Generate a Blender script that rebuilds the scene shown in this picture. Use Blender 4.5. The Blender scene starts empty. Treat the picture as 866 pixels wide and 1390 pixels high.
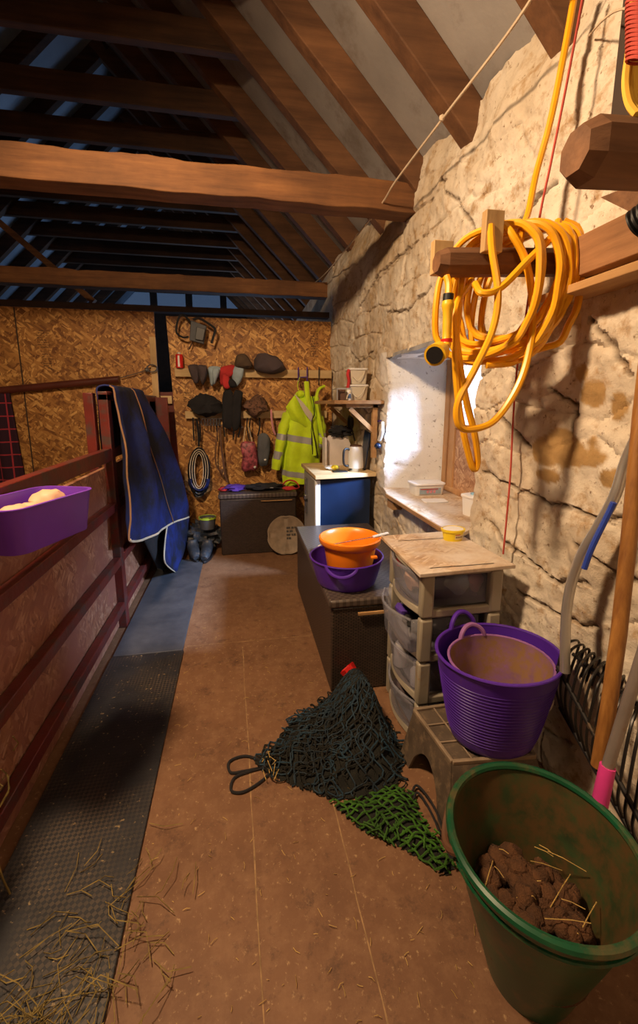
import bpy, bmesh, math, random
from mathutils import Vector, Matrix, noise, Euler
random.seed(7)
PI = math.pi
C = bpy.context.scene.collection

# ------------------------------------------------------------------ camera numbers
F, CX, CY, H = 570.0, 433.0, 650.0, 1.5
PIT = math.atan(102/570.0); YAW = math.atan(108/math.hypot(570, 102))
fw = Vector((math.sin(YAW)*math.cos(PIT), math.cos(YAW)*math.cos(PIT), -math.sin(PIT)))
rt = Vector((math.cos(YAW), -math.sin(YAW), 0)); up = rt.cross(fw)
def ray(x, y): return fw + rt*((x-CX)/F) - up*((y-CY)/F)
def at(x, y, X=None, Y=None, Z=None):
    d = ray(x, y)
    if X is not None: t = X/d.x
    elif Y is not None: t = Y/d.y
    else: t = (Z-H)/d.z
    return Vector((d.x*t, d.y*t, H+d.z*t))

# ------------------------------------------------------------------ materials
def newmat(name):
    m = bpy.data.materials.new(name); m.use_nodes = True
    nt = m.node_tree; b = nt.nodes['Principled BSDF']
    return m, nt, b
def N(nt, t, **k):
    n = nt.nodes.new(t)
    for a, v in k.items():
        if a in n.inputs.keys() if hasattr(n.inputs, 'keys') else False: n.inputs[a].default_value = v
        else: setattr(n, a, v)
    return n
def c4(c): return (c[0], c[1], c[2], 1)
def ramp(nt, fac, stops):
    r = nt.nodes.new('ShaderNodeValToRGB'); e = r.color_ramp.elements
    while len(e) < len(stops): e.new(.5)
    for i, (p, c) in enumerate(stops): e[i].position = p; e[i].color = c4(c)
    nt.links.new(fac, r.inputs[0]); return r.outputs[0]
def mixc(nt, fac, a, b, mode='MIX'):
    m = nt.nodes.new('ShaderNodeMix'); m.data_type = 'RGBA'; m.blend_type = mode
    if isinstance(fac, (int, float)): m.inputs[0].default_value = fac
    else: nt.links.new(fac, m.inputs[0])
    for s, v in ((6, a), (7, b)):
        if isinstance(v, tuple): m.inputs[s].default_value = c4(v)
        else: nt.links.new(v, m.inputs[s])
    return m.outputs[2]
def coord(nt, scale=(1,1,1), rot=(0,0,0), loc=(0,0,0)):
    t = nt.nodes.new('ShaderNodeTexCoord'); m = nt.nodes.new('ShaderNodeMapping')
    m.inputs['Scale'].default_value = scale; m.inputs['Rotation'].default_value = rot; m.inputs['Location'].default_value = loc
    nt.links.new(t.outputs['Object'], m.inputs[0]); return m.outputs[0]
def nz(nt, vec, scale, detail=4, rough=.55):
    n = nt.nodes.new('ShaderNodeTexNoise'); n.inputs['Scale'].default_value = scale
    n.inputs['Detail'].default_value = detail; n.inputs['Roughness'].default_value = rough
    if vec is not None: nt.links.new(vec, n.inputs['Vector'])
    return n.outputs[0]
def vor(nt, vec, scale, feature='F1', out='Distance'):
    n = nt.nodes.new('ShaderNodeTexVoronoi'); n.feature = feature; n.inputs['Scale'].default_value = scale
    if vec is not None: nt.links.new(vec, n.inputs['Vector'])
    return n.outputs[out]
def bump(nt, b, h, strength=.3, dist=.01):
    n = nt.nodes.new('ShaderNodeBump'); n.inputs['Strength'].default_value = strength; n.inputs['Distance'].default_value = dist
    nt.links.new(h, n.inputs['Height']); nt.links.new(n.outputs[0], b.inputs['Normal'])
def plain(name, col, rough=.5, metal=0, var=.25, scale=6, bmp=0, dirt=None, dirtamt=.5, spec=.5, sheen=0, trans=0, alpha=1):
    m, nt, b = newmat(name); v = coord(nt)
    n = nz(nt, v, scale, 5)
    dk = tuple(x*(1-var) for x in col); lt = tuple(min(1, x*(1+var*.6)) for x in col)
    c = ramp(nt, n, [(.3, dk), (.7, lt)])
    if dirt:
        n2 = nz(nt, v, scale*1.7, 8, .7)
        f = ramp(nt, n2, [(.62-dirtamt*.35, (0,0,0)), (.72-dirtamt*.2, (1,1,1))])
        c = mixc(nt, f, c, dirt)
    nt.links.new(c, b.inputs['Base Color'])
    b.inputs['Roughness'].default_value = rough; b.inputs['Metallic'].default_value = metal
    b.inputs['Specular IOR Level'].default_value = spec
    b.inputs['Sheen Weight'].default_value = sheen
    b.inputs['Transmission Weight'].default_value = trans
    b.inputs['Alpha'].default_value = alpha
    if bmp: bump(nt, b, nz(nt, v, scale*8, 6), bmp, .01)
    return m
def wood(name, dark, light, axis='x', scale=1.0, rough=.75, bmp=.4):
    m, nt, b = newmat(name)
    s = {'x': (1.2, 14, 14), 'y': (14, 1.2, 14), 'z': (14, 14, 1.2)}[axis]
    v = coord(nt, tuple(k*scale for k in s))
    n = nz(nt, v, 1.6, 8, .65); v2 = coord(nt); n2 = nz(nt, v2, 2.5, 5)
    c = ramp(nt, n, [(.3, dark), (.5, tuple((a+c_)/2 for a, c_ in zip(dark, light))), (.72, light)])
    c = mixc(nt, ramp(nt, n2, [(.35, (.45,.45,.45)), (.65, (1,1,1))]), tuple(k*.45 for k in dark), c)
    nt.links.new(c, b.inputs['Base Color']); b.inputs['Roughness'].default_value = rough
    bump(nt, b, n, bmp, .006); return m
def osb(name, c1, c2, c3, plane='xz', stain=None, rough=.6):
    m, nt, b = newmat(name)
    vals = []
    for k, a in enumerate((1.15, 1.75, .75, 2.5)):
        if plane == 'xz': sc, ro = (10, 10, 46), (0, a, 0)
        elif plane == 'yz': sc, ro = (13, 13, 62), (a, 0, 0)
        else: sc, ro = (13, 62, 13), (0, 0, a)
        t = nt.nodes.new('ShaderNodeTexCoord')
        m1 = nt.nodes.new('ShaderNodeMapping'); m1.inputs['Rotation'].default_value = ro; m1.inputs['Location'].default_value = (k*3.1,)*3
        m2 = nt.nodes.new('ShaderNodeMapping'); m2.inputs['Scale'].default_value = sc
        nt.links.new(t.outputs['Object'], m1.inputs[0]); nt.links.new(m1.outputs[0], m2.inputs[0])
        q = nt.nodes.new('ShaderNodeTexVoronoi'); q.inputs['Scale'].default_value = 1.0
        nt.links.new(m2.outputs[0], q.inputs['Vector'])
        s = nt.nodes.new('ShaderNodeSeparateColor'); nt.links.new(q.outputs['Color'], s.inputs[0]); vals.append(s.outputs[k % 3])
    v = coord(nt)
    x = vals[0]
    for k in (1, 2, 3):
        f = ramp(nt, nz(nt, coord(nt, loc=(k*7, k*3, k)), 15, 2), [(.49, (0,0,0)), (.52, (1,1,1))])
        mm = nt.nodes.new('ShaderNodeMix'); nt.links.new(f, mm.inputs[0]); nt.links.new(x, mm.inputs[2]); nt.links.new(vals[k], mm.inputs[3]); x = mm.outputs[0]
    c = ramp(nt, x, [(.02, c1), (.3, tuple((a+d)/2 for a, d in zip(c1, c2))), (.65, c2), (.97, c3)])
    n2 = nz(nt, v, 1.3, 4)
    c = mixc(nt, ramp(nt, n2, [(.35, (.55,.5,.45)), (.6, (1,1,1))]), (0,0,0), c) if False else mixc(nt, .55, c, ramp(nt, n2, [(.3, (.5,.42,.36)), (.65, (1,1,1))]), 'MULTIPLY')
    if stain:
        f = ramp(nt, nz(nt, v, 3.2, 8, .65), [(.38, (0,0,0)), (.6, (1,1,1))])
        c = mixc(nt, f, c, stain)
    nt.links.new(c, b.inputs['Base Color']); b.inputs['Roughness'].default_value = rough
    bump(nt, b, x, .12, .002)
    return m

M = {}
def stone_mat():
    m, nt, b = newmat('whitewashed_stone'); v = coord(nt)
    n1 = nz(nt, v, 2.2, 6, .6); n2 = nz(nt, v, 9, 8, .7); n3 = nz(nt, v, 34, 6, .7)
    c = ramp(nt, n1, [(.3, (.52,.43,.32)), (.5, (.72,.64,.52)), (.68, (.83,.77,.67))])
    f = ramp(nt, n2, [(.52, (0,0,0)), (.66, (1,1,1))]); c = mixc(nt, f, c, (.42,.28,.15))
    f = ramp(nt, n3, [(.60, (0,0,0)), (.68, (1,1,1))]); c = mixc(nt, f, c, (.22,.14,.08))
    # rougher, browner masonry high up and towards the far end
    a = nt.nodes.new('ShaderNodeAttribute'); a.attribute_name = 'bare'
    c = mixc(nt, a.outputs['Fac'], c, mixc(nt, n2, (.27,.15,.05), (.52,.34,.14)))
    g = nt.nodes.new('ShaderNodeAttribute'); g.attribute_name = 'mortar'
    c = mixc(nt, g.outputs['Fac'], c, (.13,.085,.05))
    w = nt.nodes.new('ShaderNodeAttribute'); w.attribute_name = 'limewash'
    c = mixc(nt, w.outputs['Fac'], c, mixc(nt, f, (.82,.82,.82), (.3,.28,.27)))
    nt.links.new(c, b.inputs['Base Color']); b.inputs['Roughness'].default_value = .9
    mx = nt.nodes.new('ShaderNodeMath'); mx.operation = 'ADD'; nt.links.new(n2, mx.inputs[0]); nt.links.new(n3, mx.inputs[1])
    bump(nt, b, mx.outputs[0], .55, .012)
    return m
M['stone'] = stone_mat()
OC = ((.20,.075,.018), (.52,.25,.065), (.80,.47,.15))
M['osb'] = osb('oriented_strand_board', *OC)
M['osb_side'] = osb('grimy_strand_board', (.22,.08,.045), (.46,.22,.12), (.64,.40,.26), 'yz', stain=(.30,.12,.085), rough=.4)
M['osb_flat'] = osb('pale_strand_board', (.42,.25,.12), (.62,.43,.24), (.75,.60,.42), 'xy', stain=(.66,.58,.50))
M['osb_win'] = osb('window_strand_board', (.34,.16,.08), (.55,.32,.18), (.70,.48,.30), 'yz')
M['beam'] = wood('old_beam_timber', (.13,.05,.018), (.34,.15,.05), 'x')
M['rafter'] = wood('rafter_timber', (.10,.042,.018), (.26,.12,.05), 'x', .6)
M['shaded_timber'] = wood('unlit_roof_timber', (.035,.014,.006), (.11,.048,.018), 'x')  # roof timber darkened in colour for the shade of the unlit roof side
M['pine'] = wood('pine_timber', (.62,.42,.19), (.88,.68,.38), 'x', .5)
M['pine_z'] = wood('pine_upright', (.50,.30,.12), (.78,.56,.28), 'z')
M['brown_x'] = wood('stained_pole', (.12,.05,.02), (.28,.13,.055), 'x')
M['brown_y'] = wood('stained_rail', (.20,.09,.035), (.42,.21,.09), 'y')
M['tan_y'] = wood('tan_batten', (.42,.22,.08), (.62,.38,.16), 'y')
M['handle_wood'] = wood('fork_handle_wood', (.26,.10,.025), (.60,.29,.07), 'z', 2, .45)
M['frame_wood'] = wood('window_frame_wood', (.45,.22,.09), (.68,.42,.2), 'z')
M['shelf_wood'] = wood('shelf_wood', (.36,.18,.07), (.60,.36,.16), 'y')
M['felt'] = plain('roof_felt', (.33,.31,.30), .8, var=.3, scale=1.5, bmp=.3, dirt=(.2,.17,.15), dirtamt=.3)
M['metal_roof'] = plain('painted_roof_sheet', (.30,.38,.48), .45, .3, var=.3, scale=2)
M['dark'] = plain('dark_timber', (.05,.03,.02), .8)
M['red_steel'] = plain('red_painted_steel', (.14,.020,.015), .38, 0, var=.3, scale=5, bmp=.12, dirt=(.07,.045,.04), dirtamt=.35)
M['grey_steel'] = plain('grey_steel', (.2,.2,.21), .4, .7)
M['brown_pipe'] = plain('brown_plastic_pipe', (.10,.025,.016), .4)
M['black'] = plain('black_plastic', (.012,.012,.014), .45)
M['black_cloth'] = plain('black_cloth', (.014,.013,.015), .95, bmp=.3)
M['black_steel'] = plain('black_steel_wire', (.03,.028,.028), .35, .5, dirt=(.2,.13,.07), dirtamt=.1)
M['blue_rug'] = plain('navy_blanket', (.009,.026,.20), .8, var=.3, scale=1.6, bmp=.25, dirt=(.005,.007,.022), dirtamt=.78)
M['cream_tape'] = plain('cream_binding', (.72,.60,.42), .85)
M['brown_tape'] = plain('brown_binding', (.30,.16,.08), .85)
M['purple'] = plain('purple_plastic', (.085,.022,.36), .36, var=.15, scale=5, bmp=.05, dirt=(.12,.05,.17), dirtamt=.02)
M['purple_bright'] = plain('bright_purple_plastic', (.17,.045,.50), .35, var=.12)
M['lilac'] = plain('dusty_lilac_plastic', (.27,.13,.28), .55, var=.3, scale=9, dirt=(.27,.15,.07), dirtamt=.75)
M['lilac_rim'] = plain('lilac_plastic', (.30,.13,.36), .45, var=.2)
M['orange'] = plain('orange_plastic', (1.0,.25,.012), .35, var=.06)
M['green'] = plain('green_plastic', (.006,.078,.032), .33, var=.35, scale=6, dirt=(.09,.075,.03), dirtamt=.36)
M['green_in'] = plain('muddy_green_plastic', (.035,.06,.02), .5, var=.5, scale=10, dirt=(.085,.048,.016), dirtamt=.7)
M['dung'] = plain('dung', (.10,.04,.013), .8, var=.5, scale=30, bmp=.8)
M['straw'] = plain('straw', (.52,.34,.10), .8, var=.4, scale=30)
M['hay'] = plain('hay', (.24,.17,.045), .85, var=.6, scale=20)
M['white_plastic'] = plain('white_plastic', (.78,.77,.74), .35, var=.06)
M['cream_plastic'] = plain('cream_plastic', (.62,.56,.44), .35, var=.08)
M['white_board'] = plain('white_ply', (.68,.62,.58), .6, var=.15)
M['tower'] = plain('taupe_plastic', (.33,.29,.22), .38, var=.12, dirt=(.30,.20,.12), dirtamt=.06)
M['stool'] = plain('dusty_brown_plastic', (.10,.072,.05), .6, var=.3, scale=14, bmp=.1, dirt=(.17,.12,.075), dirtamt=.3)
M['stool_edge'] = plain('dusty_stool_edge', (.26,.19,.125), .6, var=.3, scale=14)
M['navy_panel'] = plain('navy_fridge_panel', (.008,.022,.065), .32, var=.2)
M['grey_panel'] = plain('grey_fridge_door', (.33,.32,.31), .4, var=.1)
M['white_edge'] = plain('white_seal', (.85,.85,.86), .4, var=.02)
M['hivis'] = plain('fluorescent_yellow_cloth', (.62,.86,.008), .7, var=.2, scale=7, bmp=.3, sheen=.2)
M['silver'] = plain('reflective_tape', (.42,.42,.42), .35, .2, var=.1)
M['hose_y'] = plain('yellow_hose_rubber', (.90,.43,.012), .32, var=.12, scale=9)
M['yellow'] = plain('yellow_plastic', (.85,.50,.02), .4, var=.1)
M['tub_yellow'] = plain('yellow_tub_plastic', (.80,.62,.02), .4, var=.05)
M['red'] = plain('red_plastic', (.62,.015,.012), .4, var=.15)
M['redstring'] = plain('red_string', (.50,.07,.05), .8)
M['rope'] = plain('pale_rope', (.62,.50,.36), .9)
M['rope_yr'] = plain('yellow_rope', (.75,.45,.05), .8)
M['alu'] = plain('aluminium_tube', (.62,.60,.57), .3, .75, var=.1)
M['blue_tape'] = plain('blue_tape', (.03,.07,.45), .4)
M['pink'] = plain('pink_rubber', (.80,.06,.34), .45)
M['dull_alu'] = plain('dull_grey_tube', (.34,.29,.26), .4, .5, dirt=(.3,.2,.13), dirtamt=.15)
M['net_blue'] = plain('blue_black_net_twine', (.010,.035,.060), .8, var=.9, scale=5)
M['net_green'] = plain('green_net_twine', (.035,.12,.006), .8, var=.6, scale=12)
M['net_dark'] = plain('hay_core', (.010,.010,.007), .95, var=.6, scale=20, bmp=.6)
M['greyhat'] = plain('grey_wool', (.075,.055,.06), .95, bmp=.4)
M['browncap'] = plain('brown_felt', (.10,.065,.04), .95, bmp=.4)
M['paleblue'] = plain('pale_blue_cloth', (.33,.42,.48), .9, bmp=.3)
M['redcloth'] = plain('red_cloth', (.50,.03,.03), .9, bmp=.3)
M['fuzzy'] = plain('patched_brown_fleece', (.20,.10,.06), .95, bmp=.6, dirt=(.015,.01,.01), dirtamt=.45, scale=22)
M['redbag'] = plain('red_striped_bag', (.34,.07,.09), .5, var=.9, scale=30)
M['greybag'] = plain('grey_pouch', (.085,.09,.10), .7, var=.2)
M['purplecloth'] = plain('purple_cloth', (.08,.03,.30), .8)
M['tanleather'] = plain('worn_leather_strap', (.13,.06,.03), .6)
M['bootrubber'] = plain('muddy_boot_rubber', (.03,.04,.055), .5, var=.4, scale=14, dirt=(.12,.10,.08), dirtamt=.3)
M['lime'] = plain('lime_plastic', (.42,.62,.05), .5)
M['blue_plastic'] = plain('light_blue_plastic', (.28,.52,.66), .4)
M['label_blue'] = plain('label_print_blue', (.12,.22,.45), .5)
M['label_red'] = plain('label_print_red', (.55,.06,.05), .5)
M['label_dark'] = plain('label_print_dark', (.06,.05,.04), .6)
M['label_cream'] = plain('label_print_cream', (.75,.6,.35), .6)
M['label_pink'] = plain('label_print_pink', (.6,.25,.3), .6)
M['stamp'] = plain('board_stamp_ink', (.09,.045,.02), .8)
M['chrome'] = plain('brushed_steel', (.6,.6,.6), .22, 1)
M['creamstone'] = plain('pale_root', (.70,.42,.27), .55, var=.15)
def clear_mat():
    m, nt, b = newmat('cloudy_clear_plastic')
    b.inputs['Base Color'].default_value = (.50,.50,.56,1); b.inputs['Roughness'].default_value = .22
    t = nt.nodes.new('ShaderNodeBsdfTransparent'); t.inputs[0].default_value = (.85,.85,.9,1)
    mx = nt.nodes.new('ShaderNodeMixShader'); mx.inputs[0].default_value = .24
    nt.links.new(t.outputs[0], mx.inputs[1]); nt.links.new(b.outputs[0], mx.inputs[2])
    nt.links.new(mx.outputs[0], nt.nodes['Material Output'].inputs[0]); return m
M['clear'] = clear_mat()
def glass_mat():
    m, nt, b = newmat('window_glass')
    b.inputs['Base Color'].default_value = (.9,.93,1,1); b.inputs['Roughness'].default_value = .1
    t = nt.nodes.new('ShaderNodeBsdfTransparent')
    mx = nt.nodes.new('ShaderNodeMixShader'); mx.inputs[0].default_value = .08
    nt.links.new(t.outputs[0], mx.inputs[1]); nt.links.new(b.outputs[0], mx.inputs[2])
    nt.links.new(mx.outputs[0], nt.nodes['Material Output'].inputs[0]); return m
M['glass'] = glass_mat()
def floor_mat():
    m, nt, b = newmat('worn_dusty_boards'); v = coord(nt)
    n1 = nz(nt, v, 1.8, 6, .6); n2 = nz(nt, v, 14, 8, .75); n3 = nz(nt, coord(nt, (1,1,1), (0,0,.5)), 55, 4, .7)
    c = ramp(nt, n1, [(.3, (.125,.056,.025)), (.7, (.215,.105,.050))])
    c = mixc(nt, ramp(nt, n2, [(.45, (0,0,0)), (.78, (.7,.7,.7))]), c, (.28,.155,.08))
    c = mixc(nt, ramp(nt, n3, [(.60, (0,0,0)), (.70, (1,1,1))]), c, (.38,.24,.12))
    c = mixc(nt, ramp(nt, nz(nt, coord(nt, loc=(3,3,3)), 8, 8, .8), [(.54, (0,0,0)), (.68, (.9,.9,.9))]), c, (.075,.032,.016))
    nt.links.new(c, b.inputs['Base Color']); b.inputs['Roughness'].default_value = .62
    bump(nt, b, n2, .25, .004); return m
M['floor'] = floor_mat()
def mat_rubber(name, textured):
    m, nt, b = newmat(name); v = coord(nt)
    n1 = nz(nt, v, 5, 7, .7)
    c = ramp(nt, n1, [(.35, (.040,.044,.055)), (.7, (.085,.088,.10))] if not textured else [(.35, (.012,.013,.017)), (.7, (.032,.032,.037))])
    if textured:
        q = nt.nodes.new('ShaderNodeTexChecker'); q.inputs['Scale'].default_value = 84
        nt.links.new(coord(nt, (1,1,0), (0,0,PI/4)), q.inputs[0])
        f = ramp(nt, nz(nt, v, 2.6, 4), [(.45, (0,0,0)), (.62, (1,1,1))])
        mm = nt.nodes.new('ShaderNodeMath'); mm.operation = 'MULTIPLY'; nt.links.new(q.outputs['Fac'], mm.inputs[0]); nt.links.new(f, mm.inputs[1])
        c = mixc(nt, mm.outputs[0], c, (.075,.058,.045))
        c = mixc(nt, ramp(nt, nz(nt, v, 60, 3), [(.66, (0,0,0)), (.72, (1,1,1))]), c, (.28,.2,.1))
        bump(nt, b, q.outputs['Fac'], .9, .006)
    nt.links.new(c, b.inputs['Base Color']); b.inputs['Roughness'].default_value = .5
    return m
M['mat_smooth'] = mat_rubber('smooth_rubber', False); M['mat_tex'] = mat_rubber('studded_rubber', True)
def weave_mat():
    m, nt, b = newmat('brown_rattan_weave')
    s = 1.0
    v = coord(nt, (38, 38, 60))
    q = nt.nodes.new('ShaderNodeTexBrick'); q.offset = .5; q.inputs['Scale'].default_value = 1; q.inputs['Mortar Size'].default_value = .1
    q.inputs['Brick Width'].default_value = 1.0; q.inputs['Row Height'].default_value = .5
    q.inputs['Color1'].default_value = (.085,.055,.038,1); q.inputs['Color2'].default_value = (.055,.036,.026,1); q.inputs['Mortar'].default_value = (.012,.008,.006,1)
    # use (x+y, z) so that every upright face shows the weave
    sp = nt.nodes.new('ShaderNodeSeparateXYZ'); nt.links.new(v, sp.inputs[0])
    ad = nt.nodes.new('ShaderNodeMath'); nt.links.new(sp.outputs[0], ad.inputs[0]); nt.links.new(sp.outputs[1], ad.inputs[1])
    cb = nt.nodes.new('ShaderNodeCombineXYZ'); nt.links.new(ad.outputs[0], cb.inputs[0]); nt.links.new(sp.outputs[2], cb.inputs[1]); 
    nt.links.new(cb.outputs[0], q.inputs['Vector'])
    nt.links.new(q.outputs['Color'], b.inputs['Base Color']); b.inputs['Roughness'].default_value = .42
    inv = nt.nodes.new('ShaderNodeMath'); inv.operation = 'SUBTRACT'; inv.inputs[0].default_value = 1; nt.links.new(q.outputs['Fac'], inv.inputs[1])
    bump(nt, b, inv.outputs[0], .9, .006); return m
M['weave'] = weave_mat()
def weave_top():
    m, nt, b = newmat('brown_rattan_lid')
    q = nt.nodes.new('ShaderNodeTexChecker'); q.inputs['Scale'].default_value = 55; nt.links.new(coord(nt, (1,1,0)), q.inputs[0])
    q.inputs['Color1'].default_value = (.10,.075,.06,1); q.inputs['Color2'].default_value = (.055,.04,.032,1)
    nt.links.new(q.outputs[0], b.inputs['Base Color']); b.inputs['Roughness'].default_value = .35
    bump(nt, b, q.outputs['Fac'], .7, .004); return m
M['weave_top'] = weave_top()
def tartan():
    m, nt, b = newmat('red_checked_cloth')
    c = None
    sp = nt.nodes.new('ShaderNodeSeparateXYZ'); nt.links.new(coord(nt, (1,1,1)), sp.inputs[0])
    fs = []
    for o, k in ((0, 9), (2, 8)):
        a = nt.nodes.new('ShaderNodeMath'); a.operation = 'MULTIPLY'; a.inputs[1].default_value = k; nt.links.new(sp.outputs[o], a.inputs[0])
        f_ = nt.nodes.new('ShaderNodeMath'); f_.operation = 'FRACT'; nt.links.new(a.outputs[0], f_.inputs[0])
        g = nt.nodes.new('ShaderNodeMath'); g.operation = 'LESS_THAN'; g.inputs[1].default_value = .1; nt.links.new(f_.outputs[0], g.inputs[0]); fs.append(g.outputs[0])
    mx = nt.nodes.new('ShaderNodeMath'); mx.operation = 'MAXIMUM'; nt.links.new(fs[0], mx.inputs[0]); nt.links.new(fs[1], mx.inputs[1])
    c = mixc(nt, mx.outputs[0], (.03,.006,.02), (.35,.03,.05)); nt.links.new(c, b.inputs['Base Color']); b.inputs['Roughness'].default_value = .9
    return m
M['tartan'] = tartan()

# ------------------------------------------------------------------ mesh collector
class MB:
    def __init__(s): s.v = []; s.f = []
    def add(s, vs, fs):
        o = len(s.v); s.v += [Vector(v) for v in vs]; s.f += [tuple(i+o for i in f) for f in fs]; return s
    def box(s, a, b, rot=None, ctr=None):
        x0, y0, z0 = a; x1, y1, z1 = b
        vs = [Vector((x, y, z)) for z in (z0, z1) for y in (y0, y1) for x in (x0, x1)]
        if rot is not None:
            c = Vector(ctr) if ctr is not None else (Vector(a)+Vector(b))/2
            R = Euler(rot).to_matrix(); vs = [c + R @ (v-c) for v in vs]
        return s.add(vs, [(0,2,3,1), (4,5,7,6), (0,1,5,4), (2,6,7,3), (0,4,6,2), (1,3,7,5)])
    def bar(s, p, q, w, h, upv=(0,0,1)):
        p = Vector(p); q = Vector(q); d = (q-p).normalized(); u = Vector(upv)
        a = d.cross(u).normalized(); c = a.cross(d).normalized()
        vs = []
        for e in (p, q):
            for i, j in ((-1,-1), (1,-1), (1,1), (-1,1)): vs.append(e + a*(i*w/2) + c*(j*h/2))
        return s.add(vs, [(3,2,1,0), (4,5,6,7), (0,1,5,4), (1,2,6,5), (2,3,7,6), (3,0,4,7)])
    def tube(s, pts, r, n=8, closed=False, cap=True, flat=1.0):
        pts = [Vector(p) for p in pts]; m = len(pts); rings = []
        rr = r if isinstance(r, (list, tuple)) else [r]*m
        prev = None
        for i, p in enumerate(pts):
            if closed: d = pts[(i+1) % m]-pts[i-1]
            else: d = pts[min(i+1, m-1)]-pts[max(i-1, 0)]
            if d.length < 1e-9: d = Vector((0,0,1))
            d.normalize()
            if prev is None:
                a = d.cross(Vector((0,0,1)));  a = a if a.length > .05 else d.cross(Vector((1,0,0)))
            else: a = prev - d*prev.dot(d)
            if a.length < 1e-6: a = d.orthogonal()
            a.normalize(); prev = a; b = d.cross(a)
            rings.append([p + (a*math.cos(2*PI*k/n) + b*math.sin(2*PI*k/n)*flat)*rr[i] for k in range(n)])
        vs = [v for q in rings for v in q]; fs = []
        for i in range(m if closed else m-1):
            j = (i+1) % m
            for k in range(n): fs.append((i*n+k, i*n+(k+1) % n, j*n+(k+1) % n, j*n+k))
        if cap and not closed: fs.append(tuple(range(n))[::-1]); fs.append(tuple((m-1)*n+k for k in range(n)))
        return s.add(vs, fs)
    def lathe(s, prof, c=(0,0,0), n=40, sx=1, sy=1, rot=None, capb=False, capt=False, fn=None):
        c = Vector(c); R = Euler(rot).to_matrix() if rot is not None else None
        vs = []
        for i, (r, z) in enumerate(prof):
            for k in range(n):
                a = 2*PI*k/n; v = Vector((math.cos(a)*r*sx, math.sin(a)*r*sy, z))
                if fn: v = fn(v, a, i)
                vs.append(c + (R @ v if R is not None else v))
        fs = [(i*n+k, i*n+(k+1) % n, (i+1)*n+(k+1) % n, (i+1)*n+k) for i in range(len(prof)-1) for k in range(n)]
        if capb: fs.append(tuple(range(n))[::-1])
        if capt: fs.append(tuple((len(prof)-1)*n+k for k in range(n)))
        return s.add(vs, fs)
    def grid(s, fn, nu, nv, cu=False):
        vs = [fn(i/(nu if cu else nu-1), j/(nv-1)) for j in range(nv) for i in range(nu)]
        fs = [(j*nu+i, j*nu+(i+1) % nu, (j+1)*nu+(i+1) % nu, (j+1)*nu+i) for j in range(nv-1) for i in range(nu if cu else nu-1)]
        return s.add(vs, fs)
    def prism(s, poly, off):
        n = len(poly); off = Vector(off); vs = [Vector(p) for p in poly] + [Vector(p)+off for p in poly]
        return s.add(vs, [tuple(range(n))[::-1], tuple(range(n, 2*n))] + [(i, (i+1) % n, n+(i+1) % n, n+i) for i in range(n)])
    def blob(s, c, r, n=16, m=10, amp=.12, fr=3, seed=0, flat=0):
        c = Vector(c); rx, ry, rz = r if isinstance(r, (tuple, list)) else (r, r, r)
        vs = []; fs = []
        for j in range(m+1):
            th = PI*j/m
            for k in range(n):
                ph = 2*PI*k/n; d = Vector((math.sin(th)*math.cos(ph), math.sin(th)*math.sin(ph), math.cos(th)))
                q = 1 + amp*noise.noise(d*fr*.6 + Vector((seed*3.7, seed, 0)))*2
                vs.append(c + Vector((d.x*rx*q, d.y*ry*q, d.z*rz*q)))
        for j in range(m):
            for k in range(n): fs.append((j*n+k, (j+1)*n+k, (j+1)*n+(k+1) % n, j*n+(k+1) % n))
        return s.add(vs, fs)
    def build(s, name, m, parent=None, smooth=True, bevel=0, solid=0, sub=0, soff=0, attrs=None, angle=40):
        me = bpy.data.meshes.new(name)
        off = Vector((0,0,0))
        if parent is not None:
            p = parent
            while p is not None: off += p.location; p = p.parent
        me.from_pydata([v-off for v in s.v], [], s.f)
        me.validate(); me.update()
        bm = bmesh.new(); bm.from_mesh(me); bmesh.ops.remove_doubles(bm, verts=bm.verts, dist=1e-6) if not attrs else None
        bmesh.ops.recalc_face_normals(bm, faces=bm.faces); bm.to_mesh(me); bm.free()
        me.materials.append(M[m] if isinstance(m, str) else m)
        if attrs:
            for an, vals in attrs.items():
                at_ = me.attributes.new(an, 'FLOAT', 'POINT'); at_.data.foreach_set('value', vals)
        if smooth:
            me.shade_smooth()
            try: me.set_sharp_from_angle(angle=math.radians(angle))
            except Exception: pass
        o = bpy.data.objects.new(name, me); C.objects.link(o)
        if parent is not None: o.parent = parent
        if solid:
            q = o.modifiers.new('s', 'SOLIDIFY'); q.thickness = solid; q.offset = soff
        if sub:
            q = o.modifiers.new('u', 'SUBSURF'); q.levels = sub; q.render_levels = sub
        if bevel:
            q = o.modifiers.new('b', 'BEVEL'); q.width = bevel; q.segments = 2; q.limit_method = 'ANGLE'; q.angle_limit = math.radians(40)
        return o
def tag(o, label, cat, group=None, kind=None):
    o['label'] = label; o['category'] = cat
    if group: o['group'] = group
    if kind: o['kind'] = kind
    return o
def empty(name, loc, label, cat, group=None):
    o = bpy.data.objects.new(name, None); C.objects.link(o); o.location = Vector(loc); o.empty_display_size = .1
    return tag(o, label, cat, group)
def struct(name, mb, m, **k):
    o = mb.build(name, m, **k); o['kind'] = 'structure'; return o
def spline(pts, n):
    """Catmull-Rom through the points"""
    P = [Vector(p) for p in pts]; P = [P[0]*2-P[1]] + P + [P[-1]*2-P[-2]]; out = []
    for i in range(1, len(P)-2):
        for k in range(n):
            t = k/n; a, b, c, d = P[i-1], P[i], P[i+1], P[i+2]
            out.append(.5*((2*b) + (c-a)*t + (2*a-5*b+4*c-d)*t*t + (3*b-a-3*c+d)*t**3))
    out.append(P[-2]); return out
def sm(a, b, x):
    t = max(0, min(1, (x-a)/(b-a))); return t*t*(3-2*t)
def fbm(v, o=4):
    s = 0; a = .5
    for _ in range(o): s += a*noise.noise(v); v = v*2.03; a *= .5
    return s
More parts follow.
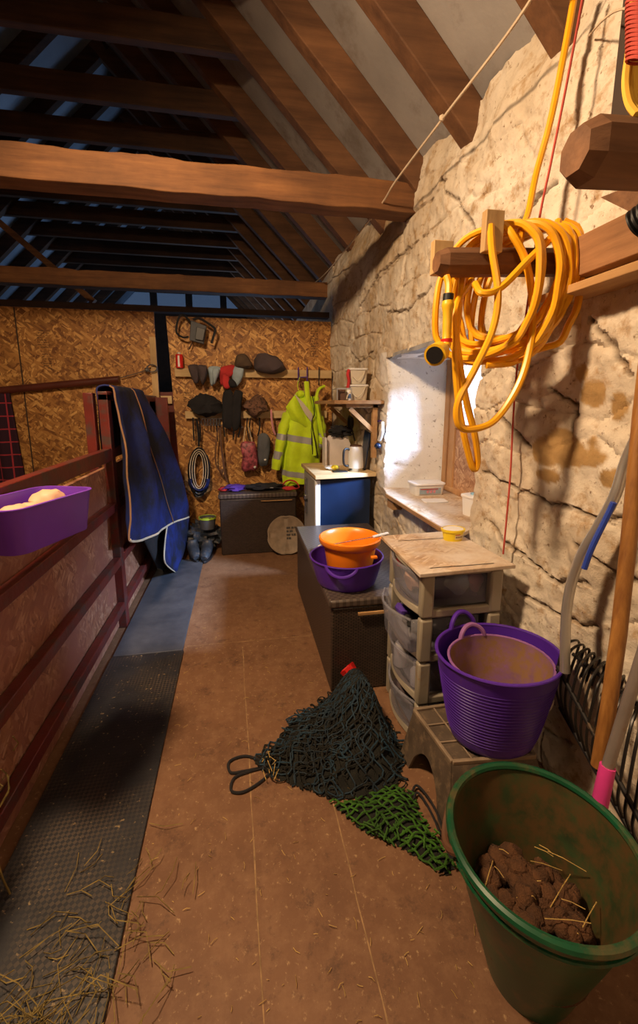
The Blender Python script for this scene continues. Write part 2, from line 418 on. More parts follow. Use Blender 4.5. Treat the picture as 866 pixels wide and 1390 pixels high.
#MAIN#
# ================================================================== THE SETTING
# floor of worn boards
fl = MB(); fl.box((-4.3, -1.6, -.06), (1.75, 4.72, 0)); struct('floor', fl, 'floor', smooth=False)
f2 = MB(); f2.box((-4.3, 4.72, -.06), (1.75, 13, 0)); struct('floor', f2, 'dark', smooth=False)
# seams between the floor sheets: thin dust-filled strips
M['seam'] = plain('dust_filled_seam', (.34,.21,.10), .9, var=.5, scale=30)
def seam(p, q, w=.006, wig=.004):
    s = MB(); p = Vector(p); q = Vector(q); n = 24; d = (q-p); a = Vector((-d.y, d.x, 0)).normalized()
    def fn(u, v):
        c = p + d*v + a*(wig*noise.noise(Vector((v*9, p.x*7, 0)))); ww = w*(.4+.9*abs(noise.noise(Vector((v*14, 3, p.y)))))
        return c + a*((u-.5)*ww) + Vector((0,0,.0015))
    s.grid(fn, 2, n); struct('floor_seam', s, 'seam')
seam((-.03, 2.45, 0), (.02, .4, 0)); seam((.30, 1.62, 0), (.31, .6, 0)); seam((-.37, 2.52, 0), (.41, 2.50, 0)); 

# ---- right stone wall
WX = [(-1.6,1.33), (0,1.28), (1.2,1.23), (2.2,1.215), (3.3,1.17), (4.0,1.10), (4.7,1.02), (13,1.02)]
def wallx(y):
    for (a, xa), (b, xb) in zip(WX, WX[1:]):
        if y <= b: return xa + (xb-xa)*(y-a)/(b-a)
    return 1.02
STC = {}
def stone_pt(y, z):
    """returns (outward relief, mortar factor)"""
    q = Vector((y/.46 + .25*noise.noise(Vector((y*2, z*2, 5))), z/.21 + .5*noise.noise(Vector((y*1.3, z*1.3, 9))), 0))
    row = math.floor(q.y); best = []
    for j in (-1, 0, 1):
        for i in (-1, 0, 1, 2):
            r_ = row+j; sh = .5*(r_ % 2); cx = math.floor(q.x-sh)+i+sh-.0
            jx = noise.noise(Vector((cx*5.17+.3, r_*3.71+.2, .5)))*.8; jy = noise.noise(Vector((cx*4.31+.9, r_*6.13, 7.5)))*.6
            d = math.hypot(q.x-(cx+.5+jx), (q.y-(r_+.5+jy))*.9); best.append((d, cx, r_))
    best.sort(); e = best[1][0]-best[0][0]
    g = 1-sm(0, .085, e)
    h = noise.noise(Vector((best[0][1]*2.3+.1, best[0][2]*5.9+.4, 2)))
    return h, g, best[0]
def in_win(y, z): return 2.02 < y < 3.28 and .80 < z < 1.86
w = MB(); mort = []; bare = []; lime = []
y0, y1, z0, z1 = -1.6, 4.72, 0, 3.06; NY, NZ = 640, 310
idx = {}
CR = [[(1.95,1.15),(1.7,1.12),(1.48,1.115),(1.38,1.10),(1.23,1.10),(1.0,1.13)], [(1.85,.90),(1.66,.84),(1.51,.81),(1.34,.82),(1.2,.85)], [(1.35,1.8),(1.23,1.69),(1.16,1.61)], [(1.85,1.46),(1.68,1.40),(1.59,1.31)],
      [(2.53,2.76),(2.3,2.55),(2.17,2.42),(2.08,2.29)], [(1.6,.67),(1.4,.67),(1.18,.72)], [(2.94,2.58),(3.54,2.51),(3.94,2.36)], [(1.52,1.58),(1.39,1.51),(1.38,1.40)], [(3.6,1.95),(3.9,1.9),(4.2,2.0)], [(2.6,2.2),(2.9,2.14),(3.3,2.2)], [(1.6,2.35),(1.85,2.28),(2.1,2.31)], [(1.3,.98),(1.1,.95),(.9,1.0)]]
def crack(y, z):
    yy = y+.03*noise.noise(Vector((y*7, z*7, 1)))+.01*noise.noise(Vector((y*25, z*25, 1))); zz = z+.035*noise.noise(Vector((y*6, z*6, 21)))+.012*noise.noise(Vector((y*24, z*24, 4))); m = 9
    for L in CR:
        for (ya, za), (yb, zb) in zip(L, L[1:]):
            if abs(yy-(ya+yb)/2) > .5: continue
            dy, dz = yb-ya, zb-za; k = max(0, min(1, ((yy-ya)*dy+(zz-za)*dz)/(dy*dy+dz*dz))); m = min(m, math.hypot(yy-ya-dy*k, zz-za-dz*k))
    return 1-sm(.003, .013, m)
PATCH = [(1.41,1.325,.17,.075), (1.31,1.54,.055,.045), (1.37,1.61,.03,.03), (1.19,1.25,.06,.03), (1.47,1.21,.07,.03), (1.20,1.50,.04,.05)]
for j in range(NZ+1):
    for i in range(NY+1):
        y = y0+(y1-y0)*i/NY; z = z0+(z1-z0)*j/NZ
        h, g, b = stone_pt(y, z); p = Vector((y, z, 1.7))
        top = sm(2.0, 2.8, z)
        fade = .15+.85*sm(-.2, .35, noise.noise(Vector((y*.9, z*1.1, 4))))   # lime coats some joints
        d = .012*h - .020*g*fade + .060*fbm(p*1.6, 3) + .030*fbm(p*5, 3)+ .014*fbm(p*19, 3)
        ck = crack(y, z); d -= .018*ck
        # ledge bulge low down and wall leaning back at the very top
        d -= .09*sm(2.75, 3.06, z)*(.6+.6*noise.noise(Vector((y*2.2, 0, 3))))
        if 2.0 < y < 3.3: d += 0
        zz = z + (.09*noise.noise(Vector((y*1.6, 7, 0)))+.04*noise.noise(Vector((y*7, 7, 0))) - .03*sm(2.6, 1.6, y))*sm(2.5, 2.96, z)
        yy = y
        # ragged corner at the window
        if 1.95 < y < 2.25 and .7 < z < 1.95: yy = y + .035*noise.noise(Vector((z*5, 2, 0)))
        idx[(i, j)] = len(w.v); w.v.append(Vector((wallx(y)-d, yy, zz)))
        gg = g*fade*(.35+.5*noise.noise(Vector((y*4, z*4, 8))))
        mort.append(max(0, min(1, max(gg*.85-.17, ck*.85))))
        bb = 0
        for (py, pz, ry, rz) in PATCH:
            e = math.hypot((y-py)/ry, (z-pz)/rz) + .9*fbm(Vector((y*9, z*9, py)), 3)
            bb = max(bb, 1-sm(.85, 1.0, e))
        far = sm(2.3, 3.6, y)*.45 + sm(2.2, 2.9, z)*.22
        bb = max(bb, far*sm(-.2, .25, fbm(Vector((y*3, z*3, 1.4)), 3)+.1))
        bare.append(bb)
        lw = 0
        if 3.26 < y < 3.5 and .8 < z < 1.9: lw = 0.8*(1-sm(3.3, 3.48, y+.1*noise.noise(Vector((z*6, 3, 3)))))
        lime.append(lw)
for j in range(NZ):
    for i in range(NY):
        yc = y0+(y1-y0)*(i+.5)/NY; zc = z0+(z1-z0)*(j+.5)/NZ
        if in_win(yc, zc): continue
        w.f.append((idx[(i,j)], idx[(i+1,j)], idx[(i+1,j+1)], idx[(i,j+1)]))
# window reveals (splayed, whitewashed), one grid per side
GX = 1.62
def reveal(outer, inner, nv=26, amp=.018):
    """skin from the ragged edge of the hole to the window itself"""
    o = len(w.v); nu = len(outer)
    for j in range(nv):
        for i in range(nu):
            v = j/(nv-1); p = outer[i].lerp(inner(outer[i]), v)
            k = amp*2*sm(0, .15, v)*(1-sm(.9, 1, v)); p = p + Vector((0, fbm(p*4, 3), fbm(p*4+Vector((5,5,5)), 3)))*k
            w.v.append(p); mort.append(.7*sm(.02, .0, abs(fbm(p*2.6, 2)))); bare.append(0); lime.append(sm(0, .08, v))
    for j in range(nv-1):
        for i in range(nu-1): w.f.append((o+j*nu+i, o+j*nu+i+1, o+(j+1)*nu+i+1, o+(j+1)*nu+i))
ia = [i for i in range(NY) if 2.02 < y0+(y1-y0)*(i+.5)/NY < 3.28]; ja = [j for j in range(NZ) if .80 < z0+(z1-z0)*(j+.5)/NZ < 1.86]
i0_, i1_, j0_, j1_ = ia[0], ia[-1]+1, ja[0], ja[-1]+1
V = lambda i, j: w.v[idx[(i, j)]].copy()
reveal([V(i1_, j) for j in range(j0_, j1_+1)], lambda p: Vector((GX, 3.12, p.z)))
reveal([V(i0_, j) for j in range(j0_, j1_+1)], lambda p: Vector((GX, 2.06, p.z)))
reveal([V(i, j0_) for i in range(i0_, i1_+1)], lambda p: Vector((GX, 2.06+(p.y-2.02)/1.26*1.06, .80)), amp=.004)
reveal([V(i, j1_) for i in range(i0_, i1_+1)], lambda p: Vector((GX, 2.06+(p.y-2.02)/1.26*1.06, 1.84)))
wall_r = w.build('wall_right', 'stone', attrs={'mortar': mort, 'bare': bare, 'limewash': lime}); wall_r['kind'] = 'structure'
# rough stone lintel over the window
lt = MB()
def lp(u, v): return Vector((1.16+.50*v+.012*noise.noise(Vector((u*9, v*3, 2))), 1.96+1.36*u, 0))
lt.grid(lambda u, v: lp(u, v)+Vector((0, 0, 1.850+.012*noise.noise(Vector((u*7, v*4, 1))))), 50, 16)
lt.grid(lambda u, v: lp(u, 0)+Vector((.006*v, 0, 1.850+.03*v+.012*noise.noise(Vector((u*7, 0, 1)))*(1-v))), 50, 4)
M['slate'] = plain('grey_slate', (.34,.34,.36), .7, var=.4, scale=8, bmp=.6)
struct('window_lintel', lt, 'slate')
# outer leaf of the wall around the window, wall beyond, wall behind the camera, left wall
ow = MB()
ow.box((GX+.03, -1.6, 0), (1.75, 2.06, 3.0)).box((GX+.03, 3.12, 0), (1.75, 13, 3.0)).box((GX+.03, 2.06, 0), (1.75, 3.12, .83)).box((GX+.03, 2.06, 1.80), (1.75, 3.12, 3.0))
ow.box((1.03, 4.72, 0), (1.75, 13, 2.95))
struct('wall_right_outer', ow, 'stone', smooth=False)
bw = MB(); bw.box((-4.3, -1.7, 0), (1.75, -1.6, 2.95)); bw.prism([(-4.3,-1.7,2.95), (1.75,-1.7,2.95), (-1.5,-1.7,6.2)], (0,.1,0)); struct('wall_near', bw, 'stone', smooth=False)
lw_ = MB(); lw_.box((-4.4, -1.7, 0), (-4.3, 13, 2.95)); struct('wall_left', lw_, 'stone', smooth=False)
# far gable with a row of high openings that let daylight in
fg = MB()
fg.box((-4.3, 13, 0), (1.75, 13.1, 4.15)); fg.prism([(-3.4,13,4.55), (.4,13,4.55), (-1.5,13,6.2)], (0,.1,0))
for x in (-3.3, -2.35, -1.4, -.45): fg.box((x, 13, 4.15), (x+.18, 13.1, 4.56))
fg.box((-4.4, 13, 4.15), (-3.3, 13.1, 4.6)); fg.box((.3, 13, 4.15), (1.6, 13.1, 4.6))
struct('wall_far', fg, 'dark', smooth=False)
def dimming_glass():
    m, nt, b = newmat('dimming_tint'); b.inputs['Base Color'].default_value = (.10,.11,.12,1); b.inputs['Roughness'].default_value = .4
    t_ = nt.nodes.new('ShaderNodeBsdfTransparent'); t_.inputs[0].default_value = (.22,.26,.32,1)
    mx = nt.nodes.new('ShaderNodeMixShader'); mx.inputs[0].default_value = .3
    nt.links.new(t_.outputs[0], mx.inputs[1]); nt.links.new(b.outputs[0], mx.inputs[2]); nt.links.new(mx.outputs[0], nt.nodes['Material Output'].inputs[0]); return m
M['dimming_glass'] = dimming_glass()
q = MB(); q.box((-3.3, 13.04, 4.14), (.3, 13.045, 4.57)); struct('window_2', q, 'dimming_glass', smooth=False)  # tinted sheet added to dim the daylight in the openings
# ---- window: frame, glass above, board below
wf = MB()
for y in (2.06, 3.05): wf.box((GX-.03, y, .80), (GX+.05, y+.07, 1.84))
wf.box((GX-.03, 2.13, .80), (GX+.05, 3.05, .86)); wf.box((GX-.03, 2.13, 1.78), (GX+.05, 3.05, 1.84)); 
wn = struct('window_1', wf, 'frame_wood', bevel=.004)
g = MB(); g.box((GX+.008, 2.13, 1.33), (GX+.014, 2.98, 1.78)); o = g.build('window_pane', 'glass', wn)
g = MB(); g.box((GX-.005, 2.13, .86), (GX+.012, 3.05, 1.33)); o = g.build('lower_board', 'osb_win', wn)
g = MB(); g.box((GX-.02, 2.965, .86), (GX+.02, 3.05, 1.78)).box((GX-.018, 2.13, 1.315), (GX+.018, 2.965, 1.35)); o = g.build('window_frame', 'frame_wood', wn, bevel=.003)

# ---- back partition of strand board
bY = 4.66
bp = MB(); bp.box((-4.3, bY, 0), (-.815, bY+.018, 2.405)); struct('wall_back', bp, 'osb', smooth=False)
bp = MB(); bp.prism([(-.70,bY,2.37), (1.0,bY,2.37), (1.04,bY,0), (-.63,bY,0)], (0,.018,0)); struct('wall_back_right', bp, 'osb', smooth=False)
tr = MB(); tr.box((-.87, bY-.03, .0), (-.81, bY-.002, 2.16)); struct('trim_1', tr, 'pine_z')
tr = MB(); tr.box((-4.3, bY-.01, 2.41), (.98, bY+.10, 2.465)); struct('trim_2', tr, 'dark')
tr = MB(); tr.box((-.83, bY+.03, 0), (-.60, bY+.08, 1.62)); struct('trim_3', tr, 'red_steel')   # steel door edge seen through the slot
tr = MB(); tr.box((-.80, bY-.01, 1.50), (-.69, bY+.03, 1.58)); struct('trim_4', tr, 'pine')
tr = MB(); tr.box((-2.075, bY-.006, 0), (-2.065, bY, 2.40)); struct('trim_5', tr, 'dark')
# stamps printed on the boards (too faint to read: blocks of tiny strokes)
def stamps(x0, z0, cols, rows, dx, dz, seed):
    r_ = random.Random(seed); s = MB()
    for j in range(rows):
        for i in range(cols):
            if r_.random() < .72:
                x = x0+i*dx; z = z0-j*dz; wd = dx*r_.uniform(.3,.75); hh = dz*r_.uniform(.35,.6)
                s.box((x, bY-.0012, z-hh), (x+wd, bY-.0004, z))
    return s
for k, a in enumerate([(-1.90,2.20,9,8,.012,.022), (-1.87,1.98,6,7,.013,.022), (-1.57,2.03,9,1,.013,.02), (-1.43,1.60,5,16,.016,.026), (-.57,1.66,8,7,.014,.022), (.78,2.30,5,12,.016,.026), (.10,.95,12,5,.016,.022)]):
    struct('board_stamp', stamps(*a, seed=k), 'stamp')

# ---- roof
EZ = 2.98; EX = 1.22; RX = -1.5; RZ = EZ+(EX-RX); LX = 2*RX-EX
rs = MB(); rs.prism([(EX+.6,-1.7,EZ-.6+.10), (RX,-1.7,RZ+.10), (RX,-1.7,RZ+.16), (EX+.6,-1.7,EZ-.6+.16)], (0,14.8,0)); struct('ceiling', rs, 'felt', smooth=False)
rs = MB(); rs.prism([(LX-.6,-1.7,EZ-.6+.10), (RX,-1.7,RZ+.10), (RX,-1.7,RZ+.16), (LX-.6,-1.7,EZ-.6+.16)], (0,14.8,0)); struct('ceiling', rs, 'metal_roof', smooth=False)
# creases where the felt sags between the rafters
ys = [-.35+.65*k for k in range(20)]
r1 = random.Random(3)
for k, y in enumerate(ys):
    wd = .10; dp = .17
    y_ = y + r1.uniform(-.03,.03)
    for side in (1, -1):
        q = MB(); ex = EX+.22 if side == 1 else LX-.22; ez = EZ-.22
        n = 14
        def fn(i, j, s=side, ex=ex, ez=ez, y_=y_, k=k):
            t = i/(n-1); x = ex+(RX-ex)*t; z = ez+(RZ-ez)*t
            wob = .012*noise.noise(Vector((t*5, k, s)))
            off = dp*.7071
            c = [(0,0), (1,0), (1,1), (0,1)][j]
            return Vector((x - s*off*c[1]*1 , y_+wd*c[0]+wob, z+.10 - off*c[1] - (0)))
        for i in range(n):
            for j in range(4): q.v.append(fn(i, j))
        for i in range(n-1):
            for j in range(4): q.f.append((i*4+j, i*4+(j+1)%4, (i+1)*4+(j+1)%4, (i+1)*4+j))
        q.f += [(0,1,2,3), tuple((n-1)*4+j for j in range(4))]
        o = struct('rafter', q, 'rafter' if side == 1 else 'shaded_timber', smooth=False, bevel=.006)
    # collar tying the pair
    if 2.6 < y_ < 10.4:
        q = MB(); q.box((-3.15, y_+wd+.0, 4.02), (.16, y_+wd+.07, 4.21)); struct('collar_beam', q, 'shaded_timber', smooth=False, bevel=.006)
# low wall plate behind the wall head
q = MB(); q.box((1.34, -1.6, 2.80), (1.7, 13, 2.87)); struct('wall_plate', q, 'dark')
def oldbeam(name, x0, x1, y0_, y1_, z0_, z1_, label, m='beam', rag=.012):
    q = MB(); n = 80
    for i in range(n+1):
        t = i/n; x = x0+(x1-x0)*t
        a = rag*noise.noise(Vector((x*3, 1, y0_))) + rag*.7*noise.noise(Vector((x*13, 4, y0_))); b = rag*noise.noise(Vector((x*4, 8, y0_)))
        for (yy, zz) in ((y0_,z0_+b), (y1_,z0_+b*.5), (y1_,z1_+a), (y0_,z1_+a*1.2)): q.v.append(Vector((x, yy, zz)))
    for i in range(n):
        for j in range(4): q.f.append((i*4+j, i*4+(j+1)%4, (i+1)*4+(j+1)%4, (i+1)*4+j))
    q.f += [(0,1,2,3), tuple(n*4+j for j in range(4))]
    return tag(q.build(name, m, smooth=False, bevel=.006), label, 'beam')
oldbeam('tie_beam', LX-.2, 1.30, 2.9, 3.06, 2.757, 2.935, 'broad rough-hewn timber tie beam nearest in view, lit along its whole face', 'beam')
oldbeam('tie_beam', LX-.2, 1.25, 5.0, 5.14, 2.70, 2.86, 'thinner dark tie beam just above and beyond the strand board partition', 'beam')
# sloping brace seen far back
q = MB(); q.bar(at(-15, 290, Y=6), at(128, 410, Y=6), .08, .07); tag(q.build('roof_brace', 'beam'), 'slanting grey timber brace in the dark roof behind the partition', 'brace')
# rope strung along the rafters
rp = MB(); A_ = at(724, -6, X=1.0); B_ = at(537, 246, X=.97); C_ = at(441, 372, X=.93)
pts = spline([A_+Vector((0,-.2,.15)), A_, at(600,162,X=.985), B_, at(508,290,X=.96), C_, at(415,392,X=.92)], 12)
rp.tube(pts, .006, 6)
for p in (at(600,160,X=.985), at(503,296,X=.955)): rp.blob(p, .014, 8, 6)
tag(rp.build('rope', 'rope'), 'thin pale knotted rope slung under the rafters past the tie beam', 'rope')
# rubber mats
q = MB(); q.box((-.795, 2.47, 0), (-.392, 4.05, .012)); tag(q.build('rubber_mat', 'mat_smooth', bevel=.003), 'smooth blue-grey rubber mat reaching back to the boots', 'mat')
q = MB(); q.prism([(-.80,-.9,0), (-.365,-.9,0), (-.385,2.462,0), (-.80,2.462,0)], (0,0,.012)); tag(q.build('rubber_mat', 'mat_tex', bevel=.003), 'dark studded rubber mat along the foot of the red rails, strewn with hay', 'mat')
#MAIN2#
# ================================================================== LEFT: red steel rails with boards
# near section: rails, sheet behind, post
fx = -.80
t = empty('steel_gate', (fx, 1.6, 0), 'low red steel rail section with the purple feed tub hooked on it', 'gate')
def rail(z, h=.075, ya=.25, yb=2.825, w_=.045): 
    q = MB(); q.box((fx-w_, ya, z-h/2), (fx, yb, z+h/2)); return q
for z, h in ((1.185, .078), (.845, .055), (.478, .055), (.165, .055)): rail(z, h).build('rail', 'red_steel', t, bevel=.004)
q = MB(); q.box((fx-.075, .2, .012), (fx-.05, 2.88, 1.10)); q.build('board_panel', 'osb_side', t, smooth=False)
q = MB(); q.box((fx-.05, .25, .0), (fx+.0, .30, 1.15)); q.build('post', 'red_steel', t, bevel=.004)
t2 = empty('steel_gate', (fx, 3.6, 0), 'taller red steel gate section with the navy blanket thrown over its top', 'gate')
for y, z1_ in ((2.83, 1.56), (4.36, 1.56)):
    q = MB(); q.box((fx-.055, y, 0), (fx, y+.075, z1_)); q.build('post', 'red_steel', t2, bevel=.004)
q = MB(); q.box((fx-.13, 2.80, 1.02), (fx-.075, 2.86, 1.565)); q.build('post', 'red_steel', t2, bevel=.004)
q = MB(); q.box((fx-.055, 2.83, 1.52), (fx, 4.43, 1.575)); q.build('top_rail', 'red_steel', t2, bevel=.004)
for z in (1.185, .845, .478, .165):
    q = MB(); q.box((fx-.045, 2.9, z-.027), (fx, 4.37, z+.027)); q.build('rail', 'red_steel', t2, bevel=.004)
q = MB(); q.box((fx-.075, 2.9, .012), (fx-.05, 4.37, 1.10)); q.build('board_panel', 'osb_side', t2, smooth=False)
q = MB(); q.box((fx-.1, 4.36, 0), (fx+.11, 4.40, 1.56)); q.build('end_plate', 'red_steel', t2, bevel=.003)

# navy blanket over the top rail
t = empty('horse_blanket', (fx, 3.4, 1.58), 'navy blue horse blanket with cream edging draped over the red gate', 'blanket')
HEM = [at(171,733,X=-.735), at(190,734,X=-.70), at(215,722,X=-.66), at(238,709,X=-.61), at(259,700,X=-.55)]
HEMS = spline(HEM, 10)
def blk(u, v):
    """u along the rail 0..1, v 0 (behind, low) .. .34 top .. 1 hem"""
    y = 2.90 + .85*u
    if v < .22:
        k = v/.22; p = Vector((fx-.078-.010*math.sin(u*14), y, 1.15 + .44*k))
    elif v < .34:
        k = (v-.22)/.12; p = Vector((fx-.028 + .050*math.cos(PI*(1-k)), y, 1.585+.03*math.sin(PI*k)))
    else:
        k = (v-.34)/.66; top = Vector((fx+.024, y, 1.58)); i_ = u*(len(HEMS)-1); i0 = min(int(i_), len(HEMS)-2)
        bot = HEMS[i0].lerp(HEMS[i0+1], i_-i0)
        p = top.lerp(bot, k); p.x += .05*math.sin(PI*k)*u*.8 - .015*u*k
        f_ = math.sin(u*13+1.2+k)*.030 + math.sin(u*27+k*2)*.010
        p.x += f_*sm(0,.35,k)*(.5+.5*(1-sm(.85,1,k)))
    p.x += .008*noise.noise(Vector((u*9, v*9, 0)))
    return p
q = MB(); q.grid(blk, 60, 80); q.build('blanket_body', 'blue_rug', t, solid=.010)
q = MB(); q.tube([blk(i/40, 1)+Vector((.006,0,0)) for i in range(41)], .0085, 6); q.build('hem_binding', 'cream_tape', t)
q = MB(); q.tube([blk(0.0, .3+.7*i/30)+Vector((.004,-.005,0)) for i in range(31)], .006, 6); q.build('edge_binding', 'brown_tape', t)
q = MB(); q.tube([blk(.60+.14*(i/30), .3+.70*i/30)+Vector((.012,0,0)) for i in range(31)], .0045, 6); q.build('seam_binding', 'brown_tape', t)
L_ = spline([at(226,713,X=-.66), at(223,735,X=-.655), at(222,760,X=-.65), at(228,770,X=-.64), at(238,777,X=-.62)], 6)
R_ = spline([at(259,700,X=-.56), at(258,725,X=-.57), at(252,748,X=-.58), at(244,766,X=-.60), at(239,778,X=-.615)], 6)
def flap(u, v):
    i_ = v*(len(L_)-1); i0 = min(int(i_), len(L_)-2); l = L_[i0].lerp(L_[i0+1], i_-i0); r_ = R_[i0].lerp(R_[i0+1], i_-i0)
    p = l.lerp(r_, u); p.x += .03*math.sin(PI*u)*(1-v) + .008*math.sin(u*11); return p
q = MB(); q.grid(flap, 24, 30); q.build('lower_flap', 'blue_rug', t, solid=.008)
q = MB(); q.tube([flap(0, i/16)+Vector((.006,0,0)) for i in range(17)], .006, 6); q.build('flap_binding', 'cream_tape', t)
L2 = [at(195,733,X=-.735), at(205,752,X=-.73), at(214,772,X=-.73)]; R2 = [at(228,716,X=-.70), at(232,750,X=-.70), at(236,780,X=-.69)]
q = MB(); q.grid(lambda u, v: (L2[0].lerp(L2[2], v)).lerp(R2[0].lerp(R2[2], v), u) + Vector((.010*math.sin(u*9),0,0)), 14, 14); q.build('lining_flap', 'black_cloth', t, solid=.008)
for (a, b) in ((.14,.52), (.16,.62)):
    p = blk(a, b)+Vector((.012,0,0)); q = MB(); q.box(p-Vector((.003,.012,.02)), p+Vector((.003,.012,.02))); q.build('buckle', 'grey_steel', t)

# purple feed tub on the rails, holding pale roots
def roundrect(hx, hy, r, n=6):
    out = []
    for cx, cy, a0 in ((hx-r, hy-r, 0), (-hx+r, hy-r, 90), (-hx+r, -hy+r, 180), (hx-r, -hy+r, 270)):
        for k in range(n+1):
            a = math.radians(a0+90*k/n); out.append((cx+r*math.cos(a), cy+r*math.sin(a)))
    return out
def rectub(mb, c, hx, hy, r, h, taper, th, rot=0, rim=.012):
    """open box tub: outer wall, rolled rim and inside"""
    c = Vector(c); R = Matrix.Rotation(rot, 3, 'Z')
    levels = [(taper*.55, 0, 0), (taper, .0, .004), (1-(1-taper)*.1, h*.88, 0), (1, h, 0), (1, h, 'r'), (1, h+rim*.6, 'r'), (1, h+rim*.6, 'i'), (taper*.97, th, 'i'), (taper*.4, th, 'i')]
    n = None; base = len(mb.v)
    for (s, z, e) in levels:
        d = rim if e == 'r' else (-th if e == 'i' else 0)
        pr = roundrect(hx*s+d, hy*s+d, max(.01, r*s+d)); n = len(pr)
        for (x, y) in pr: mb.v.append(c + R @ Vector((x, y, z)))
    for i in range(len(levels)-1):
        for k in range(n): mb.f.append((base+i*n+k, base+i*n+(k+1)%n, base+(i+1)*n+(k+1)%n, base+(i+1)*n+k))
    mb.f.append(tuple(base+k for k in range(n))[::-1]); mb.f.append(tuple(base+(len(levels)-1)*n+k for k in range(n)))
    return mb
tc = Vector((-.690, 1.50, 1.055))
t = empty('feed_tub', tc, 'purple square-cornered feed tub hooked on the red rail with pale lumps inside', 'tub')
q = MB(); rectub(q, tc, .112, .178, .05, .140, .88, .006, rot=-.34, rim=.006); q.build('tub_body', 'purple_bright', t)
labs = ['large round pale lump at the far end of the purple feed tub', 'pale lump half hidden in the middle of the purple feed tub', 'flat pale lump nearest in the purple feed tub by the picture edge']
for k, (dx, dy, dz, r) in enumerate(((.02, .085, .112, .054), (.0, .0, .095, .042), (.0, -.09, .100, .054))):
    q = MB(); q.blob(tc+Vector((dx, dy, dz)), (r, r*1.1, r*.72), 20, 14, .10, 3, k); tag(q.build('root_vegetable', 'creamstone'), labs[k], 'vegetable', 'pale lumps in the purple feed tub')
# things beyond the rails on the left
q = MB(); q.grid(lambda u, v: Vector((-2.45+.27*u+.06*v, 4.60+.02*math.sin(u*9), 1.62-1.15*v)), 12, 20); tag(q.build('checked_blanket', 'tartan', solid=.02), 'dark checked blanket with red lines hanging at the left picture edge', 'blanket')
q = MB(); q.tube([at(-30, 533, Y=4.62), at(162, 515, Y=4.62)], .036, 16); tag(q.build('drain_pipe', 'brown_pipe'), 'dark red-brown round pipe lying across the strand board', 'pipe')
q = MB(); q.tube([at(163, 513, Y=4.62), at(182, 508, Y=4.62), at(197, 503, Y=4.62)], .004, 6)
q.blob(at(200, 502, Y=4.62), .025, 10, 8); q.tube([at(206+7*math.cos(a), 500+5*math.sin(a), Y=4.60) for a in [2*PI*k/14 for k in range(14)]], .006, 6, closed=True)
tag(q.build('chain_and_ring', 'grey_steel'), 'grey chain ending in a ring screwed to the board near the gap', 'chain')
# ================================================================== BACK BOARD: shelves and what hangs there
def plank(x0, x1, zc, h, label):
    q = MB(); q.box((x0, bY-.055, zc-h/2), (x1, bY-.0, zc+h/2)); return tag(q.build('wall_plank', 'pine', bevel=.003), label, 'plank')
plank(-.64, 1.0, 1.815, .085, 'upper pale pine plank on the strand board, hats resting on it')
plank(-.56, .95, 1.385, .078, 'lower pale pine plank on the strand board, bags hanging under it')
Yb = bY-.06
def pb(x, y, d=0): return at(x, y, Y=Yb-d)
# black work lamp on frame
t = empty('floodlight', pb(272, 452), 'black floodlight with bent tube handles high on the board', 'floodlight')
q = MB(); q.prism([pb(260,436), pb(281,444), pb(277,468), pb(258,463)], (0,-.07,0)); q.build('lamp_body', 'greybag', t, bevel=.008)
q = MB(); q.prism([pb(267,444,.075), pb(279,447,.075), pb(276,463,.075), pb(265,461,.075)], (0,-.015,0)); q.build('lamp_glass', 'black', t, bevel=.004)
q = MB(); q.tube(spline([pb(262,441,.06), pb(250,428,.05), pb(244,429,.05), pb(240,440,.05), pb(240,452,.05), pb(249,458,.05), pb(256,457,.05)], 6), .010, 8)
q.tube(spline([pb(262,434,.07), pb(270,432,.07), pb(284,440,.07), pb(292,447,.07), pb(290,456,.07), pb(287,466,.07)], 6), .012, 8)
q.build('tube_handle', 'black', t)
q = MB(); q.tube([pb(262,462,.01), pb(257,474,.0)], .005, 6); q.build('cable', 'black', t)
# red can
b0 = at(244, 498, Y=Yb); b0.z = 1.858
t = empty('spray_can', b0, 'small red and white can at the end of the upper plank', 'can')
q = MB(); q.lathe([(.0,0), (.036,0), (.037,.005), (.037,.125), (.030,.135), (.0,.136)], b0, 20); q.build('can_body', 'red', t)
q = MB(); q.lathe([(0,.136), (.018,.136), (.018,.155), (0,.156)], b0, 16); q.build('cap', 'cream_plastic', t)
q = MB(); q.grid(lambda u, v: b0+Vector((.0378*math.cos(-1.9+u*.5), .0378*math.sin(-1.9+u*.5), .01+.11*v)), 6, 4); q.build('label', 'white_plastic', t)
